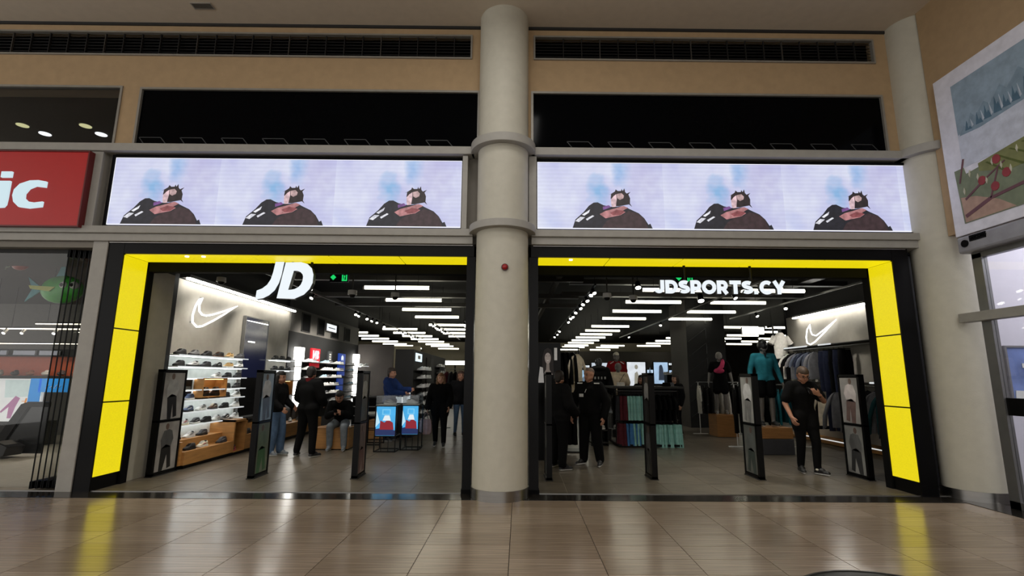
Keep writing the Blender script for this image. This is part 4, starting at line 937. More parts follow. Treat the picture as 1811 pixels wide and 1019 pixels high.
t = thing('wall_lightbox', 'small white lightbox high on the wall above the black shoe wall', 'lightbox', (-5.95, 16.9, 3.0)); box('case', M_alu, -6.05, -5.96, 16.5, 17.45, 3.06, 3.32, t); box('face', glow('lightbox face', (226,232,238), 1.2), -5.96, -5.95, 16.52, 17.43, 3.08, 3.30, t); box('caption_line', M_greyp, -5.95, -5.947, 16.65, 17.3, 3.17, 3.20, t)
# wooden benches
for lab, x0, x1, y0, y1, h in (('wooden cube bench with a seated shopper, behind the man in black', -4.30, -3.52, 11.55, 12.05, .47), ('wooden cube bench further back beside the black shoe wall', -3.62, -3.0, 13.4, 14.0, .48)):
    t = thing('cube_bench', lab, 'bench', ((x0+x1)/2, (y0+y1)/2, 0)); box('body', M_oak, x0, x1, y0, y1, .02, h-.03, t, bevel=.006); box('top', M_oak2, x0-.004, x1+.004, y0-.004, y1+.004, h-.03, h, t, bevel=.004); box('kick', M_black, x0+.02, x1-.02, y0+.02, y1-.02, 0, .02, t)
# black high table with white seat pad
t = thing('black_stool', 'black metal frame stool with a pale seat beside the lit showcase', 'stool', (-3.2, 12.6, 0))
m = MB()
for x in (-3.42, -3.02):
    for y in (12.35, 12.75): m.bar((x,y,0), (x,y,.72), .025)
for y in (12.35, 12.75): m.bar((-3.42,y,.015), (-3.02,y,.015), .025).bar((-3.42,y,.35), (-3.02,y,.35), .02)
m.build('frame', M_black, t); box('seat', mat('pale seat pad', (190,184,172), .6), -3.44, -3.0, 12.33, 12.77, .70, .75, t, bevel=.01)
t = thing('black_counter', 'black cash desk in front of the grey partition', 'counter', (-3.9, 14.9, 0)); box('body', M_blackm, -4.4, -3.0, 14.6, 15.2, 0, 1.0, t); box('top', M_dark, -4.45, -2.95, 14.55, 15.25, 1.0, 1.04, t)
for k in range(3): box('shelf_line', M_alu, -4.4, -3.0, 14.585, 14.6, .25+.25*k, .27+.25*k, t)
# lit showcases
def showcase(lab, x0, x1, y0, y1, es):
    t = thing('glass_showcase', lab, 'showcase', ((x0+x1)/2, (y0+y1)/2, 0)); m = MB()
    for x in (x0, x1):
        for y in (y0, y1): m.bar((x,y,0), (x,y,.98), .022)
    for z in (.012, .33, .97):
        for y in (y0, y1): m.bar((x0,y,z), (x1,y,z), .022)
        for x in (x0, x1): m.bar((x,y0,z), (x,y1,z), .022)
    for k in range(1, 3): m.bar((x0+(x1-x0)*k/3,y0,0), (x0+(x1-x0)*k/3,y0,.33), .012)
    m.build('frame', M_black, t)
    p = box('poster', glow('showcase blue', (70,170,226), es, .1, 4), x0+.02, x1-.02, y0-.004, y0+.01, .345, .955, t)
    cx = (x0+x1)/2; w = (x1-x0)/2
    MB().prism([(cx-.98*w,.35),(cx+.98*w,.35),(cx+.98*w,.45),(cx,.52),(cx-.98*w,.48)], y0-.007, y0-.004).build('printed_ground', glow('showcase navy', (30,50,110), es*.6), p)
    MB().prism([(cx-.55*w,.47),(cx+.8*w,.47),(cx+.7*w,.62),(cx+.2*w,.68),(cx-.1*w,.62),(cx-.5*w,.66)], y0-.009, y0-.006).build('printed_red_shirt', glow('showcase red', (150,26,44), es*.8), p)
    MB().prism([(cx-.3*w,.66),(cx+.5*w,.66),(cx+.35*w,.77),(cx-.1*w,.77)], y0-.01, y0-.006).build('printed_white_collar', glow('showcase white', (226,236,240), es), p)
    MB().rframe(cx-.35*w, cx+.45*w, .78, .90, .02, y0-.008, y0-.004).build('printed_ring', glow('showcase ring', (120,200,240), es), p)
    MB().prism([(cx-.95*w,.52),(cx-.55*w,.62),(cx-.9*w,.86)], y0-.008, y0-.004).build('printed_light', glow('showcase pale', (190,226,240), es), p)
    box('deck', M_white, x0, x1, y0, y1, .975, .99, t)
    g = glass('showcase glass', (.86,.88,.89)); m = MB()
    m.box(x0, x1, y0, y0+.006, .99, 1.19).box(x0, x1, y1-.006, y1, .99, 1.19).box(x0, x0+.006, y0, y1, .99, 1.19).box(x1-.006, x1, y0, y1, .99, 1.19).box(x0, x1, y0, y1, 1.184, 1.19).build('glass_hood', g, t)
    return t
showcase('glass showcase on black legs with a lit blue poster, left of the pair', -2.87, -2.42, 11.25, 11.75, 1.0)
showcase('glass showcase on black legs with a lit blue poster, right of the pair', -2.36, -1.98, 11.55, 12.05, .9)
shoe((-2.62, 11.5, .99), 1.3, 'grey trainer under the glass hood of the left showcase', 'grey', 'white', 'white', 'shoes in the showcases', True, .95)
shoe((-2.18, 11.8, .99), 1.3, 'white trainer under the glass hood of the right showcase', 'white', 'white', 'white', 'shoes in the showcases', True, .95)
# mid shoe rack seen end-on
t = thing('shoe_rack', 'tall black rack with white shoes in the middle of the left bay', 'rack', (-2.7, 17, 0))
box('body', M_bwall, -3.1, -2.60, 13.95, 21.0, 0, 2.34, t); box('plinth', M_black, -3.15, -2.55, 13.9, 21.05, 0, .12, t); box('top_light', glow('rack sign light', (214,232,240), 1.3), -2.595, -2.58, 14.2, 15.2, 2.03, 2.26, t)
box('face_logo', M_white, -2.58, -2.576, 14.5, 14.9, 2.1, 2.2, t)
box('clothes_bay', M_dark, -2.6, -2.57, 16.1, 17.6, .6, 2.2, t); box('end_light', M_soft, -3.05, -2.65, 13.93, 13.95, .9, 1.2, t)
RK = [1.78,1.55,1.30,1.07,.83,.60,.36]
for j, z in enumerate(RK):
    s = thing('rack_shelf', 'small shelf on the tall black rack, %s from the top' % ORD[j], 'shelf', (-2.5, 14.8, z-.02)); box('plate', M_dark, -2.60, -2.34, 14.15, 15.7, z-.014, z, s); box('bracket', M_black, -2.6, -2.5, 14.9, 14.93, z-.08, z-.014, s)
    for k, y in enumerate((14.45, 15.05, 15.5)): shoe((-2.46, y, z), PI+.9, 'white shoe on the tall black rack, %s shelf down, %s from its near end' % (ORD[j], ORD[k]), 'white', 'white', 'pale blue' if (j+k) % 3 == 0 else 'grey', 'shoes on the tall black rack', False, 1.05)
for j, z in enumerate((1.95,1.72,1.5)):
    for k, y in enumerate((18.4, 19.0)):
        shoe((-2.50, y, z), PI+.9, 'white shoe far along the tall black rack, %s from the top, %s one' % (ORD[j], ['nearer','farther'][k]), 'white', 'white', 'grey', 'shoes on the tall black rack', False)
    s = thing('rack_shelf', 'far small shelf on the tall black rack, %s from the top' % ORD[j], 'shelf', (-2.5, 18.7, z-.02)); box('plate', M_dark, -2.60, -2.34, 18.1, 19.3, z-.014, z, s); box('bracket', M_black, -2.6, -2.5, 18.6, 18.63, z-.08, z-.014, s)
# far back fittings, left bay
t = thing('mirror_panel', 'tall grey framed mirror on the beige wall far back in the left bay', 'mirror', (-5.9, 30.9, .5)); box('glass', mat('mirror glass', (120,126,122), .1, .6), -6.35, -5.5, 30.93, 30.95, .6, 2.7, t); MB().rframe(-6.4, -5.45, .55, 2.75, .06, 30.9, 30.97).build('frame', M_dark, t)
t = thing('wall_lightbox', 'white strip lightbox on the far wall at the back of the left bay', 'lightbox', (-3.4, 32, 2.4)); box('case', M_alu, -4.1, -2.5, 32.0, 32.2, 2.34, 2.62, t); box('face', M_lite, -4.08, -2.52, 31.99, 32.0, 2.36, 2.6, t); MB().box(-3.4,-3.3,32.05,32.15,0,2.34).build('post', M_dark, t)
purge_later = [SHOE]

# ================================================================== CLOTHES AND THEIR FIXTURES
def cloth(name, c, var=.14): return mat('cloth '+name, c, .85, var=var, scale=14, bump=.2, bscale=25, spec=.12)
CL = {'white': (224,220,212), 'cream': (220,208,186), 'black': (10,10,11), 'grey': (120,120,124), 'slate': (84,90,104), 'navy': (34,38,56), 'teal': (44,120,134), 'dark teal': (36,72,76), 'mint': (140,190,182), 'blue': (70,120,172), 'maroon': (90,40,48), 'charcoal': (48,48,52), 'pink': (206,70,110)}
GPROTO = {}
def garment_mesh(kind):
    if kind in GPROTO: return GPROTO[kind]
    mb = MB(); rnd = random.Random(hash(kind) % 97)
    def ring(cx, z, w, t, ph=0., n=20, am=.25): return [(cx+w*math.cos(2*PI*k/n), t*math.sin(2*PI*k/n)*(1+am*math.sin(5*2*PI*k/n+ph)), z) for k in range(n)]
    if kind in ('tee', 'long', 'coat'):
        Lg = {'tee': .70, 'long': .68, 'coat': 1.05}[kind]
        prof = [(-Lg,.25),(-Lg+.02,.252),(-Lg*.6,.245),(-.3,.24),(-.16,.235),(-.09,.225),(-.05,.18),(-.015,.10),(0,.065)]
        mb.rings([ring(0, z, w, .045 if z < -.12 else .035, z*9, am=.3) for z, w in prof])
        for s in (-1, 1):
            e = .26 if kind == 'tee' else .62
            P = [(s*.16,-.06),(s*.24,-.13),(s*(.24+e*.28),-.13-e*.5),(s*(.25+e*.33),-.13-e*.9)]
            R = []
            for k, (x, z) in enumerate(P):
                w = [.075,.085,.075,.062][k]
                R.append([(x+w*math.cos(2*PI*q/12)*.95, .03*math.sin(2*PI*q/12), z+w*.45*math.cos(2*PI*q/12)*s*-1) for q in range(12)])
            mb.rings(R)
    elif kind == 'trousers':
        mb.rings([ring(0, z, w, .05, z*8) for z, w in ((-.32,.19),(-.2,.185),(-.08,.17),(0,.16))])
        for s in (-1, 1): mb.rings([ring(s*.095, z, w, .045, z*7+s) for z, w in ((-1.0,.085),(-.7,.088),(-.45,.095),(-.28,.1))])
    elif kind == 'shorts':
        mb.rings([[(w*math.cos(2*PI*k/28), .05*math.sin(2*PI*k/28)*(1+.5*a*math.sin(9*2*PI*k/28)), z) for k in range(28)] for z, w, a in ((-.50,.20,1.2),(-.36,.19,1.),(-.2,.175,.7),(-.05,.16,.35),(0,.155,.2))])
    t = thing('garment', 'prototype', 'clothes', (0, 0, 0))
    b = mb.build('fabric', cloth('black', CL['black']), t, smooth=True)
    h = MB()
    if kind in ('trousers', 'shorts'): h.bar((-.16,0,.02), (.16,0,.02), .012, .02)
    else: h.bar((-.19,0,-.05), (0,0,.01), .012, .02).bar((.19,0,-.05), (0,0,.01), .012, .02)
    h.tube([(0,0,.01),(0,0,.06),(0,.02,.085),(0,.0,.105),(0,-.02,.09)], .004, 6)
    h.build('hanger', M_black, t)
    GPROTO[kind] = t
    return t
NAMEK = {'tee': 't_shirt', 'long': 'sweatshirt', 'coat': 'coat', 'trousers': 'trousers', 'shorts': 'shorts'}
def garment(kind, c, loc, rz, label, group, sc=(1, 1, 1)):
    """loc = the point of the rail the hanger hooks on"""
    r = dup(garment_mesh(kind), (loc[0], loc[1], loc[2]-.09*sc[2]), rz, label, group, {'fabric': cloth(c, CL[c])})
    r.name = NAMEK[kind]; r.scale = sc; return r
# right clothes wall
def rail(lab, p, q, wallx=None, legs=False, r=.012, c=None):
    t = thing('clothes_rail', lab, 'clothes rail', p); MB().cyl(p, q, r, n=8).build('bar', c or M_alu, t)
    p, q = Vector(p), Vector(q)
    for e in ((p+(q-p)*.04), (p+(q-p)*.96)):
        if legs: MB().cyl((e.x,e.y,.02), e, r, n=8).build('leg', M_white, t); MB().box(e.x-.22, e.x+.22, e.y-.03, e.y+.03, 0, .02).build('foot', M_white, t)
        elif wallx is not None: MB().cyl(e, (wallx,e.y,e.z), r*.8, n=6).build('bracket', M_alu, t)
    return t
rail('upper steel rail on the right clothes wall', (8.36,11.0,2.44), (8.36,15.2,2.44), 8.68)
rail('lower steel rail on the right clothes wall', (8.36,11.0,1.46), (8.36,15.2,1.46), 8.68)
for i, z in enumerate((2.50, 1.52)):
    t = thing('shelf_light', '%s lit shelf edge on the right clothes wall' % ['upper','lower'][i], 'shelf', (8.5, 13, z)); box('plate', M_dark, 8.3, 8.68, 11.0, 15.3, z, z+.02, t)
    for k, (y0, y1) in enumerate(((14.0,15.2),(12.95,13.5)) if i == 0 else ((14.4,15.1),(12.9,13.4),(11.3,11.7))): box('label_strip', M_soft, 8.294, 8.30, y0, y1, z-.005, z+.035, t)
UP = ['white','black','grey','slate','navy','slate','grey','navy','navy','black','navy','black']
for k, c in enumerate(UP):
    garment('tee' if k < 7 else 'trousers', c, (8.36, 15.0-.2*k-(.25 if k > 6 else 0), 2.44), random.uniform(-.25,.25), '%s %s on the upper right rail, %s from its far end' % (c, 'tee' if k < 7 else 'pair of trousers', ORD[k]), 'clothes on the upper right rail', (1,1,1.05))
LO = ['black','cream','navy','grey','slate','grey','charcoal','charcoal','grey','dark teal','charcoal']
for k, c in enumerate(LO):
    kd = 'long' if c in ('cream','grey','dark teal','charcoal') else 'trousers'
    garment(kd, c, (8.36, 13.7-.26*k, 1.46), random.uniform(-.3,.3), '%s %s on the lower right rail, %s from its far end' % (c, 'sweatshirt' if kd == 'long' else 'pair of trousers', ORD[k]), 'clothes on the lower right rail', (.95,1,1.35 if kd == 'long' else 1.05))
t = thing('oak_floor_plinth', 'low oak plinth with light strip under the right clothes wall', 'plinth', (8.3, 13, 0)); box('board', M_oak, 8.02, 8.68, 10.8, 15.3, .02, .09, t); box('light_strip', M_soft, 8.10, 8.12, 11.0, 14.2, .09, .11, t); box('kick', M_black, 8.08, 8.68, 10.85, 15.3, 0, .02, t)
t = thing('wall_panel', 'dark grey panel beside the right portal post, lit by a small strip', 'wall panel', (8.6, 10, 0)); box('panel', M_dark, 8.62, 8.68, 8.3, 10.9, 0, 3.3, t); box('edge', M_alu, 8.58, 8.68, 10.9, 10.94, 0, 3.3, t); box('strip', M_lite, 8.61, 8.62, 10.05, 10.35, 2.22, 2.26, t)
# free-standing rails in the right bay
rail('white legged clothes rail beside the pink mannequin', (5.65,15.35,1.50), (6.95,15.35,1.50), legs=True, c=M_alu)
for k, (c, kd) in enumerate((('white','tee'),('black','tee'),('black','tee'),('white','long'),('white','tee'),('white','long'),('black','long'),('black','tee'))):
    garment(kd, c, (5.72+.165*k, 15.35, 1.50), PI/2-.3+random.uniform(-.12,.12), '%s %s on the rail beside the pink mannequin, %s from the left' % (c, 'tee' if kd == 'tee' else 'sweatshirt', ORD[k]), 'clothes on the rail beside the pink mannequin', (.9,1,1.15))
rail('white legged clothes rail just behind the pale poster pedestal', (5.45,12.5,1.47), (7.15,12.5,1.47), legs=True, c=M_alu)
for k, (c, kd) in enumerate((('black','coat'),('charcoal','coat'),('black','coat'),('black','long'),('cream','long'),('black','long'),('dark teal','long'),('teal','long'),('teal','long'),('teal','tee'),('black','tee'))):
    garment(kd, c, (5.52+.15*k, 12.5, 1.47), PI/2-.3+random.uniform(-.12,.12), '%s %s on the rail behind the teal mannequin, %s from the left' % (c, {'coat':'coat','long':'sweatshirt','tee':'tee'}[kd], ORD[k]), 'clothes on the rail behind the teal mannequin', (.9,1,1.15 if kd != 'coat' else 1.0))
# white display shirt on a wall arm
t = thing('display_torso', 'white tee on a wall mounted torso form left of the right neon swoosh', 'mannequin', (8.27, 15.3, 2.2))
MB().rings([[(8.27+w*math.cos(2*PI*k/16), 15.3+.09*math.sin(2*PI*k/16)+ph, z) for k in range(16)] for z, w, ph in ((2.22,.21,0),(2.45,.20,0),(2.7,.22,0),(2.85,.21,0),(2.95,.12,0),(3.0,.07,0))]).build('tee_body', cloth('white', CL['white']), t, smooth=True)
for s in (-1, 1): MB().cyl((8.27+s*.17,15.3,2.88), (8.27+s*.31,15.3,2.66), .075, .085, n=12).build('sleeve', cloth('white', CL['white']), t, smooth=True)
MB().cyl((8.27+.29,15.3,2.68), (8.27+.33,15.3,2.55), .045, .04, n=10).build('arm', M_dark, t); MB().cyl((8.27,15.3,2.98), (8.27,15.3,3.12), .05, n=10).build('neck', M_dark, t)
MB().bar((8.07,15.3,3.2), (8.07,15.6,3.2), .05, .05).bar((8.07,15.3,2.6), (8.07,15.3,3.22), .04, .04).bar((8.07,15.3,2.7),(8.27,15.3,2.7),.03,.03).build('wall_arm', M_black, t)
t = thing('wall_lightbox', 'tilted white lightbox left of the white display tee', 'lightbox', (7.7, 15.5, 3.1)); box('face', M_lite, 7.25, 7.9, 15.50, 15.53, 2.98, 3.18, t); box('case', M_alu, 7.23, 7.92, 15.53, 15.6, 2.96, 3.2, t)
# shorts stand
t = thing('shorts_stand', 'black two tier stand hung with mint and blue shorts', 'clothes stand', (3.35, 12.5, 0))
box('base', M_black, 2.6, 4.1, 12.25, 13.3, .02, .07, t); box('top', M_dark, 2.5, 4.2, 12.2, 13.4, 1.36, 1.41, t, bevel=.005); box('core', M_bwall, 2.75, 4.0, 12.62, 12.9, .07, 1.36, t)
for z in (1.30, .62): MB().cyl((2.58,12.42,z), (4.12,12.42,z), .012, n=8).build('rail', M_alu, t)
for x in (2.60, 4.1): MB().bar((x,12.42,.05), (x,12.42,1.36), .03).build('upright', M_black, t)
o = MB().add([],[]); 
k = 0
for j, (x0, n, z, cs) in enumerate(((2.66,9,1.28,['charcoal','maroon','maroon','mint','mint','mint','mint','mint','mint']),(2.68,9,.63,['maroon','maroon','blue','blue','mint','blue','mint','mint','mint']),(3.60,7,.62,['mint']*7))):
    for i in range(n):
        garment('shorts', cs[i], (x0+.075*i, 12.42, z), PI/2+random.uniform(-.5,.5), '%s shorts on the black stand, %s from the left in the %s' % (cs[i], ORD[i], ['upper row','lower left row','lower right row'][j]), 'shorts on the black stand', (1,1.1,1.12 if j != 1 else 1.0))
for i in range(5):
    garment('tee', 'black', (3.5+.12*i, 12.42, 1.28), PI/2, 'black tee on the right half of the shorts stand, %s from the left' % ORD[i], 'black tees on the shorts stand', (.75,1,.85))
# goods on the stand
for i, (x, y) in enumerate(((2.75,12.5),(3.9,12.6),(4.05,12.8))):
    o = MB().box(x-.09, x+.09, y-.06, y+.06, 1.41, 1.455).box(x-.085, x+.085, y-.055, y+.055, 1.456, 1.50).build('folded_shirt', cloth(['white','black','grey'][i], CL[['white','black','grey'][i]]), bevel=.01, base=(x, y, 1.41)); prop(o, '%s folded shirt on top of the shorts stand' % ['white','black','grey'][i], 'shirt')
# dark coat stand behind the guards and a shelf tower beside it
t = thing('coat_stand', 'tall black coat stand behind the two guards', 'clothes rail', (1.25, 11.6, 0))
MB().bar((.75,11.6,2.28), (1.62,11.6,2.28), .03).bar((.78,11.6,0), (.78,11.6,2.28), .03).bar((1.6,11.6,0), (1.6,11.6,2.28), .03).build('frame', M_black, t); box('foot', M_black, .7, 1.7, 11.35, 11.85, 0, .03, t)
for i in range(7): garment('coat', 'black', (.86+.105*i, 11.6, 2.26), PI/2, 'black coat on the tall stand behind the guards, %s from the left' % ORD[i], 'coats on the tall stand', (1.15,1.2,1.0))
garment('coat', 'cream', (1.55, 11.5, 2.2), .95, 'cream jacket at the right end of the tall coat stand', 'coats on the tall stand', (1,1.1,.8))
for i in range(6): garment('trousers', 'black', (.88+.12*i, 11.6, 1.30), PI/2, 'black trousers low on the tall stand behind the guards, %s from the left' % ORD[i], 'trousers on the tall stand', (1.1,1.2,1.05))
MB().bar((.75,11.6,1.30), (1.62,11.6,1.30), .025).build('low_rail', M_black, bpy.data.objects['coat_stand'])
t = thing('shelf_tower', 'small black shelf tower with folded goods left of the shorts stand', 'shelf', (2.25, 12.7, 0))
box('back', M_bwall, 2.0, 2.42, 12.95, 13.0, 0, 1.35, t)
for z in (.06,.35,.65,.95,1.25): box('shelf', M_dark, 2.0, 2.42, 12.5, 12.95, z, z+.025, t)
for x in (2.0, 2.4): box('side', M_black, x, x+.02, 12.5, 13.0, 0, 1.35, t)
for i, (z, c) in enumerate(((.675,'grey'),(.975,'charcoal'),(.375,'white'),(1.275,'grey'))):
    o = MB().box(2.06, 2.36, 12.55, 12.85, z, z+.05).box(2.07, 2.35, 12.56, 12.84, z+.051, z+.10).build('folded_shirt', cloth(c, CL[c]), bevel=.012, base=(2.2, 12.7, z)); prop(o, '%s folded shirts on the small shelf tower, %s tier' % (c, ['third','second','lowest','top'][i]), 'shirt')
# portrait poster and thin light line at the left of the right bay
t = thing('portrait_poster', 'black and white portrait poster of a smiling woman behind the left guard', 'poster', (.7, 10.3, 1.6))
Yp = 10.3
box('panel', M_black, .58, 1.06, Yp, Yp+.03, 0, 2.3, t)
def pp(nm, poly, c, lay): MB().prism(poly, Yp-.002*lay, Yp).build(nm, mat('portrait %s' % (c,), c, .6, emit=c, es=.25), t)  # faint glow put into the print keeps the portrait from going dark
pp('printed_hair', [(.68,1.66),(.69,2.0),(.73,2.16),(.80,2.2),(.87,2.16),(.91,2.0),(.92,1.66)], (44,40,40), 1)
pp('printed_neck', [(.70,1.66),(.765,1.76),(.775,1.92),(.825,1.92),(.835,1.76),(.90,1.66)], (150,140,134), 2)
pp('printed_face', [(.80+.062*math.cos(a*PI/8), 2.0+(.10 if a < 8 else .125)*math.sin(a*PI/8)) for a in range(16)], (176,164,158), 3)
pp('printed_eyes', [(.757,2.03),(.782,2.028),(.785,2.036),(.757,2.04)], (40,36,36), 4); pp('printed_eyes', [(.815,2.036),(.818,2.028),(.843,2.03),(.843,2.04)], (40,36,36), 4)
pp('printed_smile', [(.775,1.952),(.80,1.944),(.825,1.952),(.80,1.93)], (240,238,236), 4)
pp('printed_vest', [(.60,1.5),(.64,1.82),(.70,1.8),(.72,1.5)], (200,198,196), 2)
pp('printed_light', [(.93,1.95),(.99,1.95),(.99,2.2),(.93,2.2)], (210,208,204), 1)
t = thing('light_line', 'thin vertical line of warm light on the post right of the column', 'light', (.475, 7.9, 1.54)); box('line', glow('warm edge line', (255,226,150), 1.5), .437, .443, 7.86, 7.9, 1.54, 2.96, t); box('channel', M_blackm, .434, .437, 7.84, 7.92, 1.5, 3.0, t)
# lit posters on the far partition of the right bay
for i, (x0, x1, z0, z1, c) in enumerate(((4.15,4.82,1.2,2.05,(160,196,226)),(4.9,6.05,1.3,2.48,(196,206,216)),(6.98,8.06,.9,2.54,(220,226,232)),(8.16,8.5,1.7,2.1,(190,212,234)),(8.56,9.38,1.3,2.54,(170,198,226)),(9.46,10.1,1.3,2.08,(170,196,226)))):
    t = thing('lit_poster', 'glowing poster on the far partition of the right bay, %s from the left' % ORD[i], 'poster', ((x0+x1)/2, 29.97, z0)); box('case', M_black, x0-.04, x1+.04, 29.91, 29.965, z0-.04, z1+.04, t); box('face', glow('poster glow %d' % i, c, .95, .12, 2), x0, x1, 29.895, 29.91, z0, z1, t)
    cx = (x0+x1)/2
    if i in (2, 4): MB().prism([(cx-.15,z0+.2),(cx+.2,z0+.2),(cx+.12,z0+.9),(cx+.05,z0+1.1),(cx-.1,z0+1.0)], 29.89, 29.896).prism([(cx+.1*math.cos(a*PI/4), z1-.28+.14*math.sin(a*PI/4)) for a in range(8)], 29.89, 29.896).build('printed_figure', glow('poster figure %d' % i, (180,176,160) if i == 2 else (60,70,86), .6), t)
    else: MB().prism([(x0+.05,z0+.05),(x1-.05,z0+.05),(x1-.15,z0+.4),(cx,z0+.55),(x0+.1,z0+.3)], 29.89, 29.896).build('printed_shape', glow('poster shape', (120,140,160), .6), t)
for i, (x0, x1, z) in enumerate(((4.22,4.78,2.27),(9.45,10.1,2.44))):
    t = thing('wall_caption', ['small white caption over the leftmost glowing poster','small white caption over the rightmost glowing poster'][i], 'sign', ((x0+x1)/2, 29.98, z)); box('plate', M_black, x0-.03, x1+.03, 29.92, 29.97, z-.11, z+.11, t)
    for k in range(6): box('letter_block', M_sign, x0+(x1-x0)*k/6+.01, x0+(x1-x0)*(k+1)/6-.015, 29.91, 29.92, z-.06, z+.06, t)
# far dark shoe tables between the stand and the posters
t = thing('display_table', 'dark display table with white shoes in front of the far glowing posters', 'table', (6.0, 21, 0)); box('top', M_dark, 5.0, 7.4, 20.4, 21.4, 1.05, 1.1, t); box('body', M_bwall, 5.1, 7.3, 20.5, 21.3, 0, 1.05, t)
for k in range(9):
    o = shoe((5.25+.25*(k % 5), 20.6+.35*(k//5), 1.1+.0), 1.2, 'white shoe on the far display table, %s from the left, %s row' % (ORD[k % 5], ['front','back'][k//5]), 'white', 'white', 'grey', 'shoes on the far display table', False, 1.2)
t = thing('display_riser', 'black riser with white shoes on the far display table', 'riser', (6.4, 21, 1.1)); box('body', M_black, 6.45, 7.25, 20.7, 21.1, 1.1, 1.75, t); box('shelf', M_dark, 6.40, 7.3, 20.5, 21.1, 1.42, 1.44, t)
for k in range(3): shoe((6.55+.28*k, 20.85, 1.75), 1.2, 'pale shoe on top of the black riser far back, %s from the left' % ORD[k], 'white', 'white', 'grey', 'shoes on the far display table', False, 1.2)
# mannequin plinths
for nm, lab, x0, x1, y0, y1, z0, z1, m in (('mannequin_plinth','tall wooden block under the pink bag mannequin', 5.86, 6.45, 14.5, 15.1, 0, .60, M_oak2), ('mannequin_plinth','dark grey block under the teal mannequin', 5.44, 6.17, 11.2, 11.85, 0, .33, mat('dark grey plinth', (62,62,66), .6)), ('mannequin_plinth','flat wooden block on the dark grey block of the teal mannequin', 5.47, 6.17, 11.22, 11.83, .33, .565, M_oak2)):
    t = thing(nm, lab, 'plinth', ((x0+x1)/2, (y0+y1)/2, z0)); box('block', m, x0, x1, y0, y1, z0+.006, z1-.004, t, bevel=.006); box('top_sheet', m, x0+.003, x1-.003, y0+.003, y1-.003, z1-.004, z1, t); box('kick', M_black, x0+.03, x1-.03, y0+.03, y1-.03, z0, z0+.006, t)
# brown clothes rail at the back of the left bay
rail('rail of brown jackets behind the walking shopper', (-2.1,16.6,1.85), (-.9,16.6,1.85), legs=True)
for k in range(8): garment('coat', ['maroon','charcoal','black','black'][k % 4], (-2.0+.14*k, 16.6, 1.85), PI/2-.15, '%s jacket on the rail behind the walking shopper, %s from the left' % (['maroon','charcoal','black','black'][k % 4], ORD[k]), 'jackets behind the walking shopper', (.9,1,.9))
for g in GPROTO.values(): purge_later.append(g)

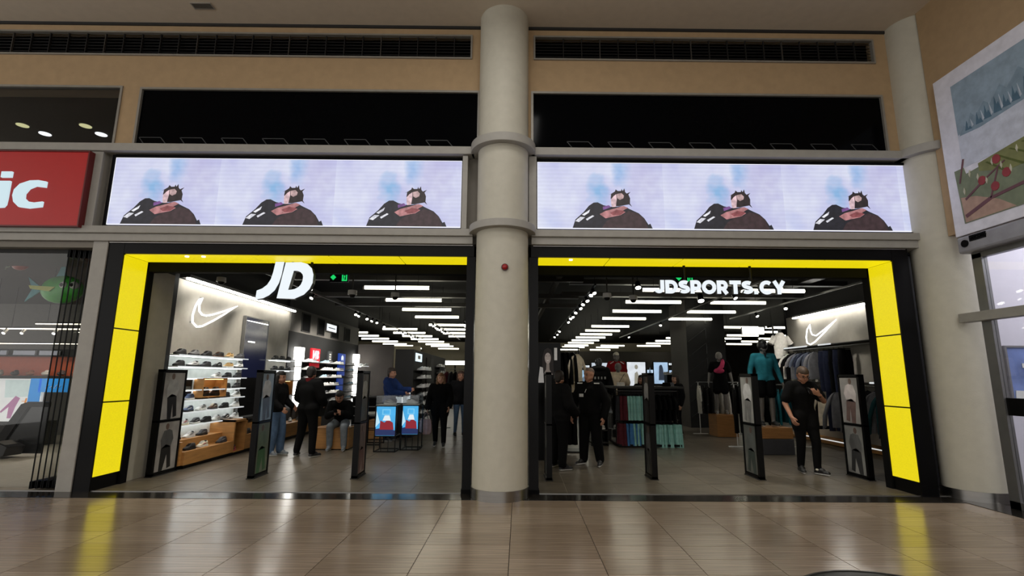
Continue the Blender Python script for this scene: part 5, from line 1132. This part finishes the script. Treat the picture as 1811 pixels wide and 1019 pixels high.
# ================================================================== PEOPLE AND MANNEQUINS
V3 = Vector
def capsule(mb, p0, r0, p1, r1, n=14):
    p0, p1 = V3(p0), V3(p1); d = p1-p0
    if d.length < 1e-5: d = V3((0, 0, 1e-4)); p1 = p0+d
    u = d.normalized(); a = V3((0, 0, 1)) if abs(u.z) < .9 else V3((1, 0, 0)); e = u.cross(a).normalized(); g = u.cross(e); R = []
    for c, r, ts in ((p0, r0, (-75,-50,-25,0)), (p1, r1, (0,25,50,75))):
        for t in ts:
            q = math.radians(t); cc = c+u*(r*math.sin(q)); rr = r*math.cos(q)
            R.append([cc+(e*math.cos(2*PI*k/n)+g*math.sin(2*PI*k/n))*rr for k in range(n)])
    mb.rings(R)
def fuse(name, caps, mats, parent, vox, sole=None, smooth=2):
    """one continuous skin around the capsules; each face takes the material of its nearest capsule"""
    mb = MB()
    for reg, p0, r0, p1, r1 in caps: capsule(mb, p0, r0, p1, r1)
    me = bpy.data.meshes.new('tmp'); me.from_pydata(mb.v, [], mb.f)
    bm = bmesh.new(); bm.from_mesh(me); bmesh.ops.recalc_face_normals(bm, faces=bm.faces); bm.to_mesh(me); bm.free()
    o = bpy.data.objects.new('tmp', me); COL.objects.link(o)
    m = o.modifiers.new('r', 'REMESH'); m.mode = 'VOXEL'; m.voxel_size = vox
    if smooth: m2 = o.modifiers.new('s', 'SMOOTH'); m2.iterations = smooth; m2.factor = .5
    dg = bpy.context.evaluated_depsgraph_get(); dg.update()
    nm = bpy.data.meshes.new_from_object(o.evaluated_get(dg)); bpy.data.objects.remove(o); bpy.data.meshes.remove(me)
    regs = list(mats); nv = len(nm.vertices); co = np.zeros(nv*3); nm.vertices.foreach_get('co', co); co = co.reshape(-1, 3); bst = np.full(nv, 1e9); vid = np.zeros(nv, int)
    for reg, p0, r0, p1, r1 in caps:
        a = np.array(p0); b = np.array(p1); rm = max(r0, r1)+.06
        near = np.nonzero(np.all((co > np.minimum(a, b)-rm) & (co < np.maximum(a, b)+rm), axis=1))[0]
        if not len(near): continue
        q = co[near]; d = b-a; Lq = max(d@d, 1e-9); tt = np.clip(((q-a)@d)/Lq, 0, 1)
        dist = np.linalg.norm(q-(a+tt[:, None]*d), axis=1)-(r0+(r1-r0)*tt); k = dist < bst[near]; bst[near[k]] = dist[k]; vid[near[k]] = regs.index(reg)
    w = np.isin(vid, [regs.index(r) for r in ('top', 'bottom') if r in regs])
    if smooth and w.any():
        ed = np.zeros(len(nm.edges)*2, np.int32); nm.edges.foreach_get('vertices', ed); ed = ed.reshape(-1, 2); deg = np.bincount(ed.ravel(), minlength=nv).astype(float)
        for it in range(int(.17/vox)):          # relax the clothes so that joints flow into each other
            acc = np.zeros((nv, 3))
            for ax in range(3): acc[:, ax] = np.bincount(ed[:, 0], co[ed[:, 1], ax], nv)+np.bincount(ed[:, 1], co[ed[:, 0], ax], nv)
            av = acc/np.maximum(deg, 1)[:, None]; co[w] = co[w]*.4+av[w]*.6
        nm.vertices.foreach_set('co', co.ravel()); nm.update()
    nm.name = name; n = len(nm.polygons)
    ls = np.zeros(n, np.int32); nm.polygons.foreach_get('loop_start', ls); lv = np.zeros(len(nm.loops), np.int32); nm.loops.foreach_get('vertex_index', lv); idx = vid[lv[ls]]
    if sole:
        low = (co[lv[ls], 2] < .034) & (idx == regs.index('shoe')); idx[low] = regs.index('sole')
    for r in regs: nm.materials.append(mats[r])
    nm.polygons.foreach_set('material_index', idx.astype(np.int32)); nm.polygons.foreach_set('use_smooth', [True]*n)
    o = bpy.data.objects.new(name, nm); COL.objects.link(o); o.parent = parent; BASE[o.name] = V3()
    return o
SKIN = mat('skin', (176,128,104), .55, var=.06, scale=20)
SKIN2 = mat('pale skin', (196,150,126), .55, var=.06, scale=20)
EYE = mat('dark eye', (30,24,22), .3); LIP = mat('lips', (140,78,72), .5)
def hairmat(c): return mat('hair %s' % (c,), c, .6, var=.25, scale=40)
def figure(name, label, cat, loc, rz, H, P, mats, fat=0., pad=.015, vox=.0085, hair=None, hcol=(30,24,20), head=(0., 0., 0.), sleeve='long', legs='trousers', hands='relaxed', face=True, baggy=0., hem=.84, group=None, hood=False):
    """P overrides joints (x to the figure's left when it faces -y). head = (turn, nod, tilt)"""
    t = thing(name, label, cat, (0, 0, 0), group)
    J = {'pel': (0,.0,.95), 'wai': (0,.0,1.10), 'che': (0,.0,1.29), 'nek': (0,.012,1.455), 'hed': (0,-.015,1.615)}
    for s, c in ((1, 'L'), (-1, 'R')):
        J['sh'+c] = (s*.185,.01,1.405); J['el'+c] = (s*.245,.03,1.12); J['wr'+c] = (s*.255,-.05,.87)
        J['hi'+c] = (s*.092,0,.92); J['kn'+c] = (s*.105,-.02,.50); J['an'+c] = (s*.115,.025,.085); J['to'+c] = (s*.135,-.135,.035)
    for k, v in P.items():
        if k in J: J[k] = v
    J = {k: V3(v) for k, v in J.items()}
    C = []; A = lambda reg, p, r0, q, r1: C.append((reg, tuple(p), r0, tuple(q), r1))
    side = (J['shL']-J['shR']).normalized(); hs = (J['hiL']-J['hiR']).normalized()
    top = 'top'; f = fat
    for s in (1, -1):
        A(top, J['pel']+hs*(s*.065)+V3((0,0,.02)), .105+f*.5, J['wai']+hs*(s*.055), .10+f)
        A(top, J['wai']+hs*(s*.055), .10+f, J['che']+side*(s*.08), .115+f*.6+pad*.5)
        A(top, J['che']+side*(s*.08), .115+f*.5+pad*.5, J['nek']+side*(s*.07)+V3((0,0,-.06)), .07+pad)
    A(top, J['pel']+V3((0,0,.03)), .112+f*.5, J['che'], .128+f*.5+pad*.5)
    if f > .02: A(top, J['wai']+V3((0,-.03,.02)), .12+f, J['pel']+V3((0,-.03,.05)), .11+f)
    A(top, J['shL'], .062+pad, J['shR'], .062+pad)
    A('skin', J['nek']+V3((0,0,-.04)), .056, J['nek']*.45+J['hed']*.55, .05)
    hems = P.get('hem', hem)
    if hems < .92:
        for s, c in ((1, 'L'), (-1, 'R')):
            k = J['hi'+c]+(J['kn'+c]-J['hi'+c])*max(.02, (.83-hems)/.42); A(top, J['hi'+c], .108+pad*.7+f*.5, k, .095+pad*.7+f*.3)
    for c in 'LR':
        lr = .5*baggy
        A('bottom', J['hi'+c], .098+f*.4+lr, J['kn'+c], .064+baggy)
        if legs == 'trousers':
            A('bottom', J['kn'+c], .064+baggy, J['an'+c]+V3((0,0,.03)), .046+baggy)
        elif legs == 'shorts':
            A('skin', J['kn'+c]+(J['hi'+c]-J['kn'+c])*.2, .058, J['kn'+c], .052); C[-2] = ('bottom', C[-2][1], C[-2][2], tuple(J['hi'+c]+(J['kn'+c]-J['hi'+c])*.62), .09+baggy)
            m = J['kn'+c]*.6+J['an'+c]*.4; A('skin', J['kn'+c], .052, m+V3((0,.015,0)), .056); A('skin', m+V3((0,.015,0)), .056, J['an'+c], .036)
        an, to = J['an'+c], J['to'+c]
        A('shoe', V3((an.x, an.y+.025, an.z-.042)), .043, V3((to.x, to.y, to.z+.004)), .036); A('shoe', an+V3((0,.01,-.01)), .046, (an+to)/2+V3((0,0,.01)), .042)
        sh, el, wr = J['sh'+c], J['el'+c], J['wr'+c]
        A(top, sh, .064+pad, el if sleeve != 'short' else sh+(el-sh)*.72, .05+pad if sleeve != 'short' else .062+pad)
        if sleeve == 'short': A('skin', sh+(el-sh)*.6, .047, el, .043); A('skin', el, .043, wr, .03)
        else: A(top, el, .05+pad, wr-(wr-el)*.06, .037+pad)
        if hands:
            d = (wr-el).normalized(); hd = P.get('hand'+c)
            if hd: d = V3(hd).normalized()
            n0 = V3(P.get('palm'+c, (side*(-1 if c == 'L' else 1)))); n0 = (n0-d*n0.dot(d)).normalized(); l = d.cross(n0).normalized()
            A('skin', wr-d*.03, .028, wr+d*.015, .026)
            for q in (-1.5, -.5, .5, 1.5): A('skin', wr+d*.015+l*q*.014, .016, wr+d*.085+l*q*.0205, .0125)
            curl = .55 if hands == 'relaxed' else 1.0
            if P.get('curl'+c): curl = P['curl'+c]
            for q, L in ((-1.5,.062),(-.5,.078),(.5,.082),(1.5,.07)):
                b = wr+d*.085+l*q*.0215; d1 = (d+n0*curl*.5+l*q*.05).normalized(); d2 = (d+n0*curl*1.6+l*q*.04).normalized()
                A('skin', b, .0105, b+d1*L*.52, .0095); A('skin', b+d1*L*.52, .0095, b+d1*L*.52+d2*L*.48, .008)
            tl = l if (l.dot(V3((0,-1,0))) > 0) else -l
            b = wr+d*.025+tl*.03; e = b+(d*.7+tl*.6+n0*.25).normalized()*.04; A('skin', b, .014, e, .012); A('skin', e, .012, e+(d*.9+tl*.15+n0*.4).normalized()*.032, .0095)
    # head
    Rm = Matrix.Rotation(head[0], 3, 'Z') @ Matrix.Rotation(head[1], 3, 'X') @ Matrix.Rotation(head[2], 3, 'Y')
    h = lambda x, y, z: J['hed'] + Rm @ V3((x, y, z))
    A('skin', h(0,.018,.035), .086, h(0,-.012,.03), .083); A('skin', h(0,-.03,.0), .074, h(0,-.05,-.075), .046); A('skin', h(0,-.06,-.088), .03, h(0,-.06,-.085), .03)
    for s in (1, -1):
        A('skin', h(s*.03,-.05,-.05), .042, h(s*.05,0,-.05), .034); A('skin', h(s*.083,.012,.005), .016, h(s*.082,.012,-.03), .012)
    if face:
        A('skin', h(0,-.094,.015), .011, h(0,-.112,-.022), .015)
        for s in (1, -1):
            A('eye', h(s*.034,-.088,.012), .010, h(s*.03,-.09,.012), .010); A('brow', h(s*.048,-.085,.034), .007, h(s*.02,-.094,.036), .007)
        A('lip', h(-.02,-.092,-.056), .007, h(.02,-.092,-.056), .007)
    mm = dict(mats)
    mm.setdefault('skin', SKIN); mm.setdefault('eye', EYE); mm.setdefault('lip', LIP); mm.setdefault('brow', hairmat(hcol)); mm.setdefault('sole', M_white); mm.setdefault('shoe', M_black)
    for r in [c[0] for c in C]: mm.setdefault(r, M_black)
    sc = H/1.755
    body = fuse('body', C, mm, t, vox, sole='shoe')
    if hair:
        Hc = []; B = lambda p, r0, q, r1: Hc.append(('hair', tuple(p), r0, tuple(q), r1))
        if hair == 'buzz': B(h(0,.03,.052), .084, h(0,.005,.055), .080)
        else: B(h(0,.032,.052), .092, h(0,-.012,.066), .080)
        if hair in ('short', 'long', 'bob'):
            B(h(0,.055,.0), .07, h(0,.06,-.045), .055)
            for s in (1, -1): B(h(s*.06,.02,.03), .04, h(s*.072,.03,-.02), .026)
        if hair == 'bob':
            for s in (1, -1): B(h(s*.068,.02,.02), .045, h(s*.07,.03,-.12), .04)
            B(h(0,.07,0), .07, h(0,.075,-.12), .06)
        if hair == 'long':
            for s in (1, -1): B(h(s*.07,.0,.03), .04, h(s*.085,-.01,-.2), .045); B(h(s*.085,-.01,-.2), .045, h(s*.09,-.02,-.30), .03)
            B(h(0,.075,0), .07, h(0,.085,-.22), .07)
        if hair == 'cap':
            B(h(0,-.07,.06), .02, h(0,-.15,.045), .016); B(h(-.04,-.07,.06), .018, h(-.035,-.14,.047), .014); B(h(.04,-.07,.06), .018, h(.035,-.14,.047), .014)
        hm = fuse('hair' if hair != 'cap' else 'cap', Hc, {'hair': hairmat(hcol)}, t, vox*1.1)
    t.location = loc; t.rotation_euler = (0, 0, rz); t.scale = (sc, sc, sc)
    t['_h'] = 1; del t['_h']
    return t, J, Rm
def kid(name, mb, m, t, smooth=False, bevel=0.):
    """an extra child of a figure, given in the figure's own (unscaled) coordinates"""
    loc = t.location.copy(); sv = BASE[t.name]; BASE[t.name] = V3(); o = mb.build(name, m, t, smooth=smooth, bevel=bevel); BASE[t.name] = sv; return o
C_blk = cloth('black', CL['black']); C_dk = cloth('jacket charcoal', (18,18,20)); C_jean = cloth('blue denim', (74,94,120)); C_gj = cloth('grey denim', (116,122,128)); C_blue = cloth('blue hoodie', (34,54,104)); SHB = mat('black shoe', (22,22,24), .5)
# woman in jeans, side on
t, J, _ = figure('person', 'person in black jacket and wide blue jeans standing side on at the shoe wall', 'person', (-4.76,10.72,0), PI/2-.15, 1.70,
    {'elL': (.23,-.02,1.13), 'wrL': (.2,-.22,1.0), 'elR': (-.23,-.02,1.13), 'wrR': (-.2,-.2,.98), 'anL': (.1,-.06,.085), 'toL': (.11,-.22,.035), 'knL': (.1,-.06,.5)},
    {'top': C_blk, 'bottom': C_jean, 'shoe': mat('grey shoe', (110,116,122), .6)}, pad=.03, hair='bob', hcol=(24,18,16), head=(-.1,.12,0), baggy=.035, hem=.86)
# man from behind
t, J, _ = figure('person', 'person in black jacket with dark red collar seen from behind, white soled shoes', 'person', (-4.06,10.55,0), PI-.3, 1.80,
    {'anL': (.19,.02,.085), 'toL': (.26,-.13,.035), 'anR': (-.17,.03,.085), 'toR': (-.23,-.13,.035), 'knL': (.14,-.02,.5), 'knR': (-.13,-.02,.5), 'elL': (.27,-.02,1.13), 'wrL': (.2,-.2,1.02), 'elR': (-.27,-.02,1.13), 'wrR': (-.2,-.2,1.02)},
    {'top': C_blk, 'bottom': cloth('black trousers', (9,9,10)), 'shoe': SHB}, pad=.045, fat=.025, hair='short', hcol=(26,20,18), head=(.25,.1,0), baggy=.02, hem=.80)
kid('collar', MB().frame([(.085*math.cos(2*PI*k/20), .02+.085*math.sin(2*PI*k/20)) for k in range(20)], [(.06*math.cos(2*PI*k/20), .015+.06*math.sin(2*PI*k/20)) for k in range(20)], 1.45, 1.52, 'z'), cloth('dark red', (96,26,30)), t, True)
# seated shopper
t, J, _ = figure('person', 'person in black jacket and grey jeans sitting bent over a phone on the wooden bench', 'person', (-3.80,11.85,0), .12, 1.72,
    {'pel': (0,0,.575), 'wai': (0,-.06,.72), 'che': (0,-.17,.90), 'nek': (0,-.26,1.05), 'hed': (0,-.36,1.17), 'shL': (.185,-.22,1.0), 'shR': (-.185,-.22,1.0),
     'elL': (.24,-.30,.74), 'wrL': (.10,-.46,.82), 'elR': (-.24,-.30,.74), 'wrR': (-.08,-.46,.82), 'hiL': (.1,0,.56), 'hiR': (-.1,0,.56), 'knL': (.16,-.47,.52), 'knR': (-.14,-.47,.52),
     'anL': (.17,-.43,.085), 'anR': (-.14,-.41,.085), 'toL': (.19,-.60,.035), 'toR': (-.15,-.58,.035), 'hem': .93, 'handL': (-.5,-.7,.3), 'handR': (.5,-.7,.3)},
    {'top': C_blk, 'bottom': C_gj, 'shoe': mat('grey shoe', (110,116,122))}, pad=.035, hair='short', hcol=(22,18,16), head=(.1,.55,0), baggy=.022)
ph = MB().box(-.037,.037,-.004,.004,-.075,.075).build('phone', M_black, base=(0,0,0), bevel=.004); prop(ph, 'phone held by the person sitting on the wooden bench', 'phone'); ph.location = (-3.74,11.24,.86); ph.rotation_euler = (.9,0,.12)
# man in blue hoodie
t, J, _ = figure('person', 'person in blue hoodie reaching right behind the lit showcases', 'person', (-3.02,13.2,0), PI/2-.2, 1.83,
    {'elL': (.22,-.2,1.2), 'wrL': (.15,-.45,1.22), 'elR': (-.22,-.16,1.15), 'wrR': (-.15,-.4,1.12)}, {'top': C_blue, 'bottom': C_blk, 'shoe': SHB}, pad=.04, fat=.02, hair='short', hcol=(40,28,22), head=(0,.1,0), baggy=.02, hem=.88)
kid('hood', MB().ell((0,.09,1.47), (.12,.07,.06), 14, 8), C_blue, t, True)
# walking woman with bag and a person behind her
t, J, _ = figure('person', 'person with long fair hair and black coat walking towards the entrance with a bag', 'person', (-1.60,12.2,0), .05, 1.70,
    {'anL': (.11,-.08,.085), 'toL': (.12,-.24,.035), 'knL': (.105,-.09,.5), 'anR': (-.1,.1,.1), 'toR': (-.11,-.05,.035), 'elL': (.25,.0,1.14), 'wrL': (.23,-.14,.95), 'elR': (-.27,.04,1.13), 'wrR': (-.30,.0,.90), 'curlR': 1.6}, {'top': C_blk, 'bottom': C_blk, 'shoe': SHB, 'skin': SKIN2}, pad=.04, fat=.02, hair='long', hcol=(120,84,54), head=(.05,.05,0), baggy=.015, hem=.70)
b = thing('tote_bag', 'pale pink carrier bag held by the walking shopper in the black coat', 'bag', (-1.95,12.2,.28))
MB().rings([[(-1.93+w*math.cos(2*PI*k/16), 12.2+d*math.sin(2*PI*k/16)*(1+.15*math.sin(3*k)), z) for k in range(16)] for z, w, d in ((.28,.12,.07),(.34,.15,.08),(.5,.15,.07),(.62,.12,.05))]).build('pouch', cloth('pale pink bag', (196,160,156)), b, smooth=True)
for s in (-1, 1): MB().tube([(-1.93+s*.07,12.2,.62),(-1.92+s*.03,12.2,.74),(-1.90,12.2,.80)], .006, 6).build('handle', cloth('pale pink bag', (196,160,156)), b)
figure('person', 'person in dark clothes half hidden behind the walking shopper with the bag', 'person', (-1.33,14.3,0), .3, 1.78, {}, {'top': C_dk, 'bottom': C_jean, 'shoe': SHB}, pad=.03, hair='bob', hcol=(70,46,34), vox=.011)
# guards
WB = mat('white badge', (220,220,216), .5)
t, J, _ = figure('person', 'bald stout guard in black uniform with a white badge facing his colleague', 'person', (1.56,9.78,0), -.62, 1.80,
    {'anL': (.16,.03,.085), 'toL': (.22,-.13,.035), 'anR': (-.15,.0,.085), 'toR': (-.2,-.16,.035), 'knL': (.13,-.02,.5), 'knR': (-.125,-.02,.5), 'elL': (.32,.03,1.13), 'wrL': (.31,-.08,.87), 'elR': (-.32,.0,1.13), 'wrR': (-.31,-.12,.87)},
    {'top': C_blk, 'bottom': cloth('black trousers', (9,9,10)), 'shoe': SHB}, pad=.035, fat=.05, hair='buzz', hcol=(112,92,80), head=(-.35,.15,0), baggy=.035, hem=.86)
kid('badge', MB().box(-.11,-.03,-.218,-.208,1.22,1.275), WB, t); kid('pen', MB().bar((-.0,-.205,1.30),(.025,-.20,1.36),.012,.008), WB, t)
for s in (-1, 1): kid('shoulder_tab', MB().box(s*.17-.05,s*.17+.05,-.075,-.055,1.455,1.475), WB, t)
t, J, _ = figure('person', 'guard in dark jacket turned away, hands in front, behind the dark pedestal', 'person', (.93,9.42,0), 2.15, 1.74,
    {'anL': (.17,.0,.085), 'toL': (.22,-.16,.035), 'anR': (-.2,.1,.085), 'toR': (-.25,-.06,.035), 'knL': (.13,-.03,.5), 'knR': (-.14,.02,.5), 'elL': (.3,-.0,1.13), 'wrL': (.2,-.22,.98), 'elR': (-.3,-.0,1.13), 'wrR': (-.2,-.24,.98)},
    {'top': C_dk, 'bottom': cloth('black trousers', (9,9,10)), 'shoe': SHB}, pad=.05, fat=.05, hair='short', hcol=(34,26,22), head=(.5,.1,0), baggy=.03, hem=.84)
# man with phone
t, J, Rm = figure('person', 'person in oversized black tee and black trousers walking with head bowed over a phone', 'person', (5.22,9.1,0), .12, 1.86,
    {'anR': (-.07,.08,.10), 'toR': (-.13,-.07,.035), 'knR': (-.09,.0,.5), 'anL': (.07,-.12,.085), 'toL': (.13,-.27,.035), 'knL': (.09,-.12,.51), 'hed': (0,-.07,1.585),
     'elR': (-.30,.03,1.12), 'wrR': (-.29,-.10,.90), 'elL': (.31,-.10,1.16), 'wrL': (.10,-.27,1.27), 'handL': (-.85,-.1,.4), 'palmL': (0,.6,.8), 'curlL': 1.1, 'curlR': 1.0},
    {'top': C_blk, 'bottom': cloth('black trousers', (9,9,10)), 'shoe': SHB, 'skin': mat('warm skin', (170,122,98), .55)}, pad=.026, fat=.02, sleeve='short', hair='short', hcol=(76,60,48), head=(-.25,.5,0), baggy=.012, hem=.66)
wr = J['wrL']; el = J['elL']; d = (wr-el).normalized()
kid('watch', MB().cyl(wr-d*.045, wr-d*.012, .036, n=16), M_black, t)
for s in (-1, 1): kid('glasses', MB().frame([tuple((J['hed']+Rm @ V3((s*.036+.026*math.cos(a*PI/6),-.098,.01+.02*math.sin(a*PI/6))))[i] for i in (0, 2)) for a in range(12)], [tuple((J['hed']+Rm @ V3((s*.036+.022*math.cos(a*PI/6),-.098,.01+.016*math.sin(a*PI/6))))[i] for i in (0, 2)) for a in range(12)], -.175, -.168), M_black, t)
for c in ('anL', 'anR'): kid('shoe_trim', MB().ell(J[c]+V3((0,-.02,.0)), (.05,.035,.03), 12, 8), mat('pale shoe trim', (190,186,172), .6), t, True)
ph = MB().box(-.037,.037,-.004,.004,-.075,.075).build('phone', M_black, base=(0,0,0), bevel=.004); prop(ph, 'phone held at the chest of the person in the oversized black tee', 'phone'); ph.location = (5.20,8.80,1.40); ph.rotation_euler = (-.7,.3,.1)
# distant shoppers
figure('person', 'person with long dark hair and dark coat behind the shorts stand', 'person', (3.76,14.4,0), -.9, 1.70, {}, {'top': C_blk, 'bottom': C_blk, 'shoe': SHB}, pad=.04, hair='long', hcol=(20,16,16), vox=.011)
figure('person', 'person in dark clothes standing at the square pillar behind the shorts stand', 'person', (4.95,15.1,0), -1.2, 1.72, {}, {'top': C_dk, 'bottom': C_blk, 'shoe': SHB, 'skin': SKIN2}, pad=.03, hair='bob', hcol=(40,30,26), vox=.011)
# mannequins
MG = mat('grey mannequin shell', (118,114,110), .45); MK = mat('black mannequin shell', (26,26,28), .35)
AR = {'elL': (.27,.02,1.13), 'wrL': (.31,-.06,.88), 'elR': (-.27,.02,1.13), 'wrR': (-.31,-.06,.88)}
t, J, _ = figure('mannequin', 'mannequin in teal sweater and black shorts standing on the wooden block', 'mannequin', (5.80,11.52,.566), -.1, 1.94, AR, {'top': cloth('teal', CL['teal']), 'bottom': C_blk, 'skin': MG, 'shoe': MK}, pad=.004, face=False, legs='shorts', baggy=.02, hem=.88)
kid('dark_head', MB().ell(J['hed']+V3((0,-.0,.01)), (.098,.118,.135), 18, 12), MK, t, True)
kid('collar_zip', MB().prism([(-.035,1.47),(.035,1.47),(0,1.37)], -.125, -.105), MK, t)
kid('face_mark', MB().prism([(.02,1.60),(.05,1.64),(.09,1.70),(.075,1.70),(.05,1.655),(.025,1.66)], -.125, -.112), M_white, t)
t, J, _ = figure('mannequin', 'mannequin in black outfit with a pink bag across the chest on the tall wooden block', 'mannequin', (6.15,14.8,.601), -.35, 1.80, AR, {'top': C_blk, 'bottom': C_blk, 'skin': MG, 'shoe': MG}, pad=.01, face=False, sleeve='short', legs='shorts', baggy=.03, hem=.80)
kid('chest_bag', MB().ell((-.02,-.15,1.20), (.14,.05,.075), 16, 8).tube([(-.12,-.14,1.17),(-.02,-.17,1.24),(.06,-.17,1.33),(.09,-.12,1.43),(.09,-.04,1.49),(.07,.05,1.47)], [.04,.055,.06,.055,.04,.03], 10), cloth('pink', CL['pink']), t, True)
kid('bag_mark', MB().box(-.03,.0,-.216,-.208,1.24,1.265), M_white, t)
for lab, loc, rz, H, mm, hr, hc in (('mannequin in dark red shirt with white cap at the back, highest of its group', (3.34,15.7,.56), 0, 1.84, {'top': cloth('red shirt', (130,22,30)), 'bottom': C_blk, 'skin': MG, 'shoe': MG}, 'cap', (214,206,190)),
        ('mannequin in cream tee with a black bag strap behind the shorts stand', (3.15,14.6,.20), 0, 1.86, {'top': cloth('cream tee', (216,198,170)), 'bottom': C_blk, 'skin': MG, 'shoe': MG}, None, None),
        ('mannequin in black padded outfit behind the bald guard', (2.45,13.8,.30), 0, 1.86, {'top': C_blk, 'bottom': C_blk, 'skin': MK, 'shoe': MK}, None, None)):
    t, J, _ = figure('mannequin', lab, 'mannequin', loc, rz, H, AR, mm, pad=.05 if 'padded' in lab else .025, fat=.03 if 'padded' in lab else 0, face=False, sleeve='long' if 'padded' in lab else 'short', hair=hr, hcol=hc or (20,20,20), vox=.011, baggy=.02)
    if 'cream' in lab:
        kid('bag_strap', MB().bar((.13,-.16,1.44),(-.15,-.17,1.0),.022,.01), M_black, t); kid('bag', MB().box(-.27,-.12,-.2,-.12,.88,1.04), M_black, t, bevel=.02)
    if 'red' in lab:
        for s in (-1, 1): kid('shoulder_stripe', MB().bar((s*.1,-.09,1.47),(s*.2,-.08,1.41),.03,.02), M_white, t)
    if 'padded' in lab:
        kid('print_marks', MB().box(-.15,-.11,-.21,-.2,1.2,1.26).box(-.06,-.03,-.21,-.2,1.2,1.26).box(.02,.05,-.21,-.2,1.2,1.26).box(.1,.14,-.21,-.2,1.2,1.26), mat('grey print', (150,150,146)), t); kid('fur_collar', MB().ell((0,0,1.48), (.2,.17,.07), 16, 8), mat('black fur', (16,16,16), .9), t, True)
    o = box('plinth_block', M_dark, loc[0]-.25, loc[0]+.25, loc[1]-.25, loc[1]+.25, 0, loc[2]-.002, bevel=.005)
    o.name = 'mannequin_plinth'; prop(o, 'dark block under the '+lab.replace('mannequin in ', 'mannequin with ').split(' behind')[0].split(' at the back')[0], 'plinth')
for p in purge_later: purge(p)
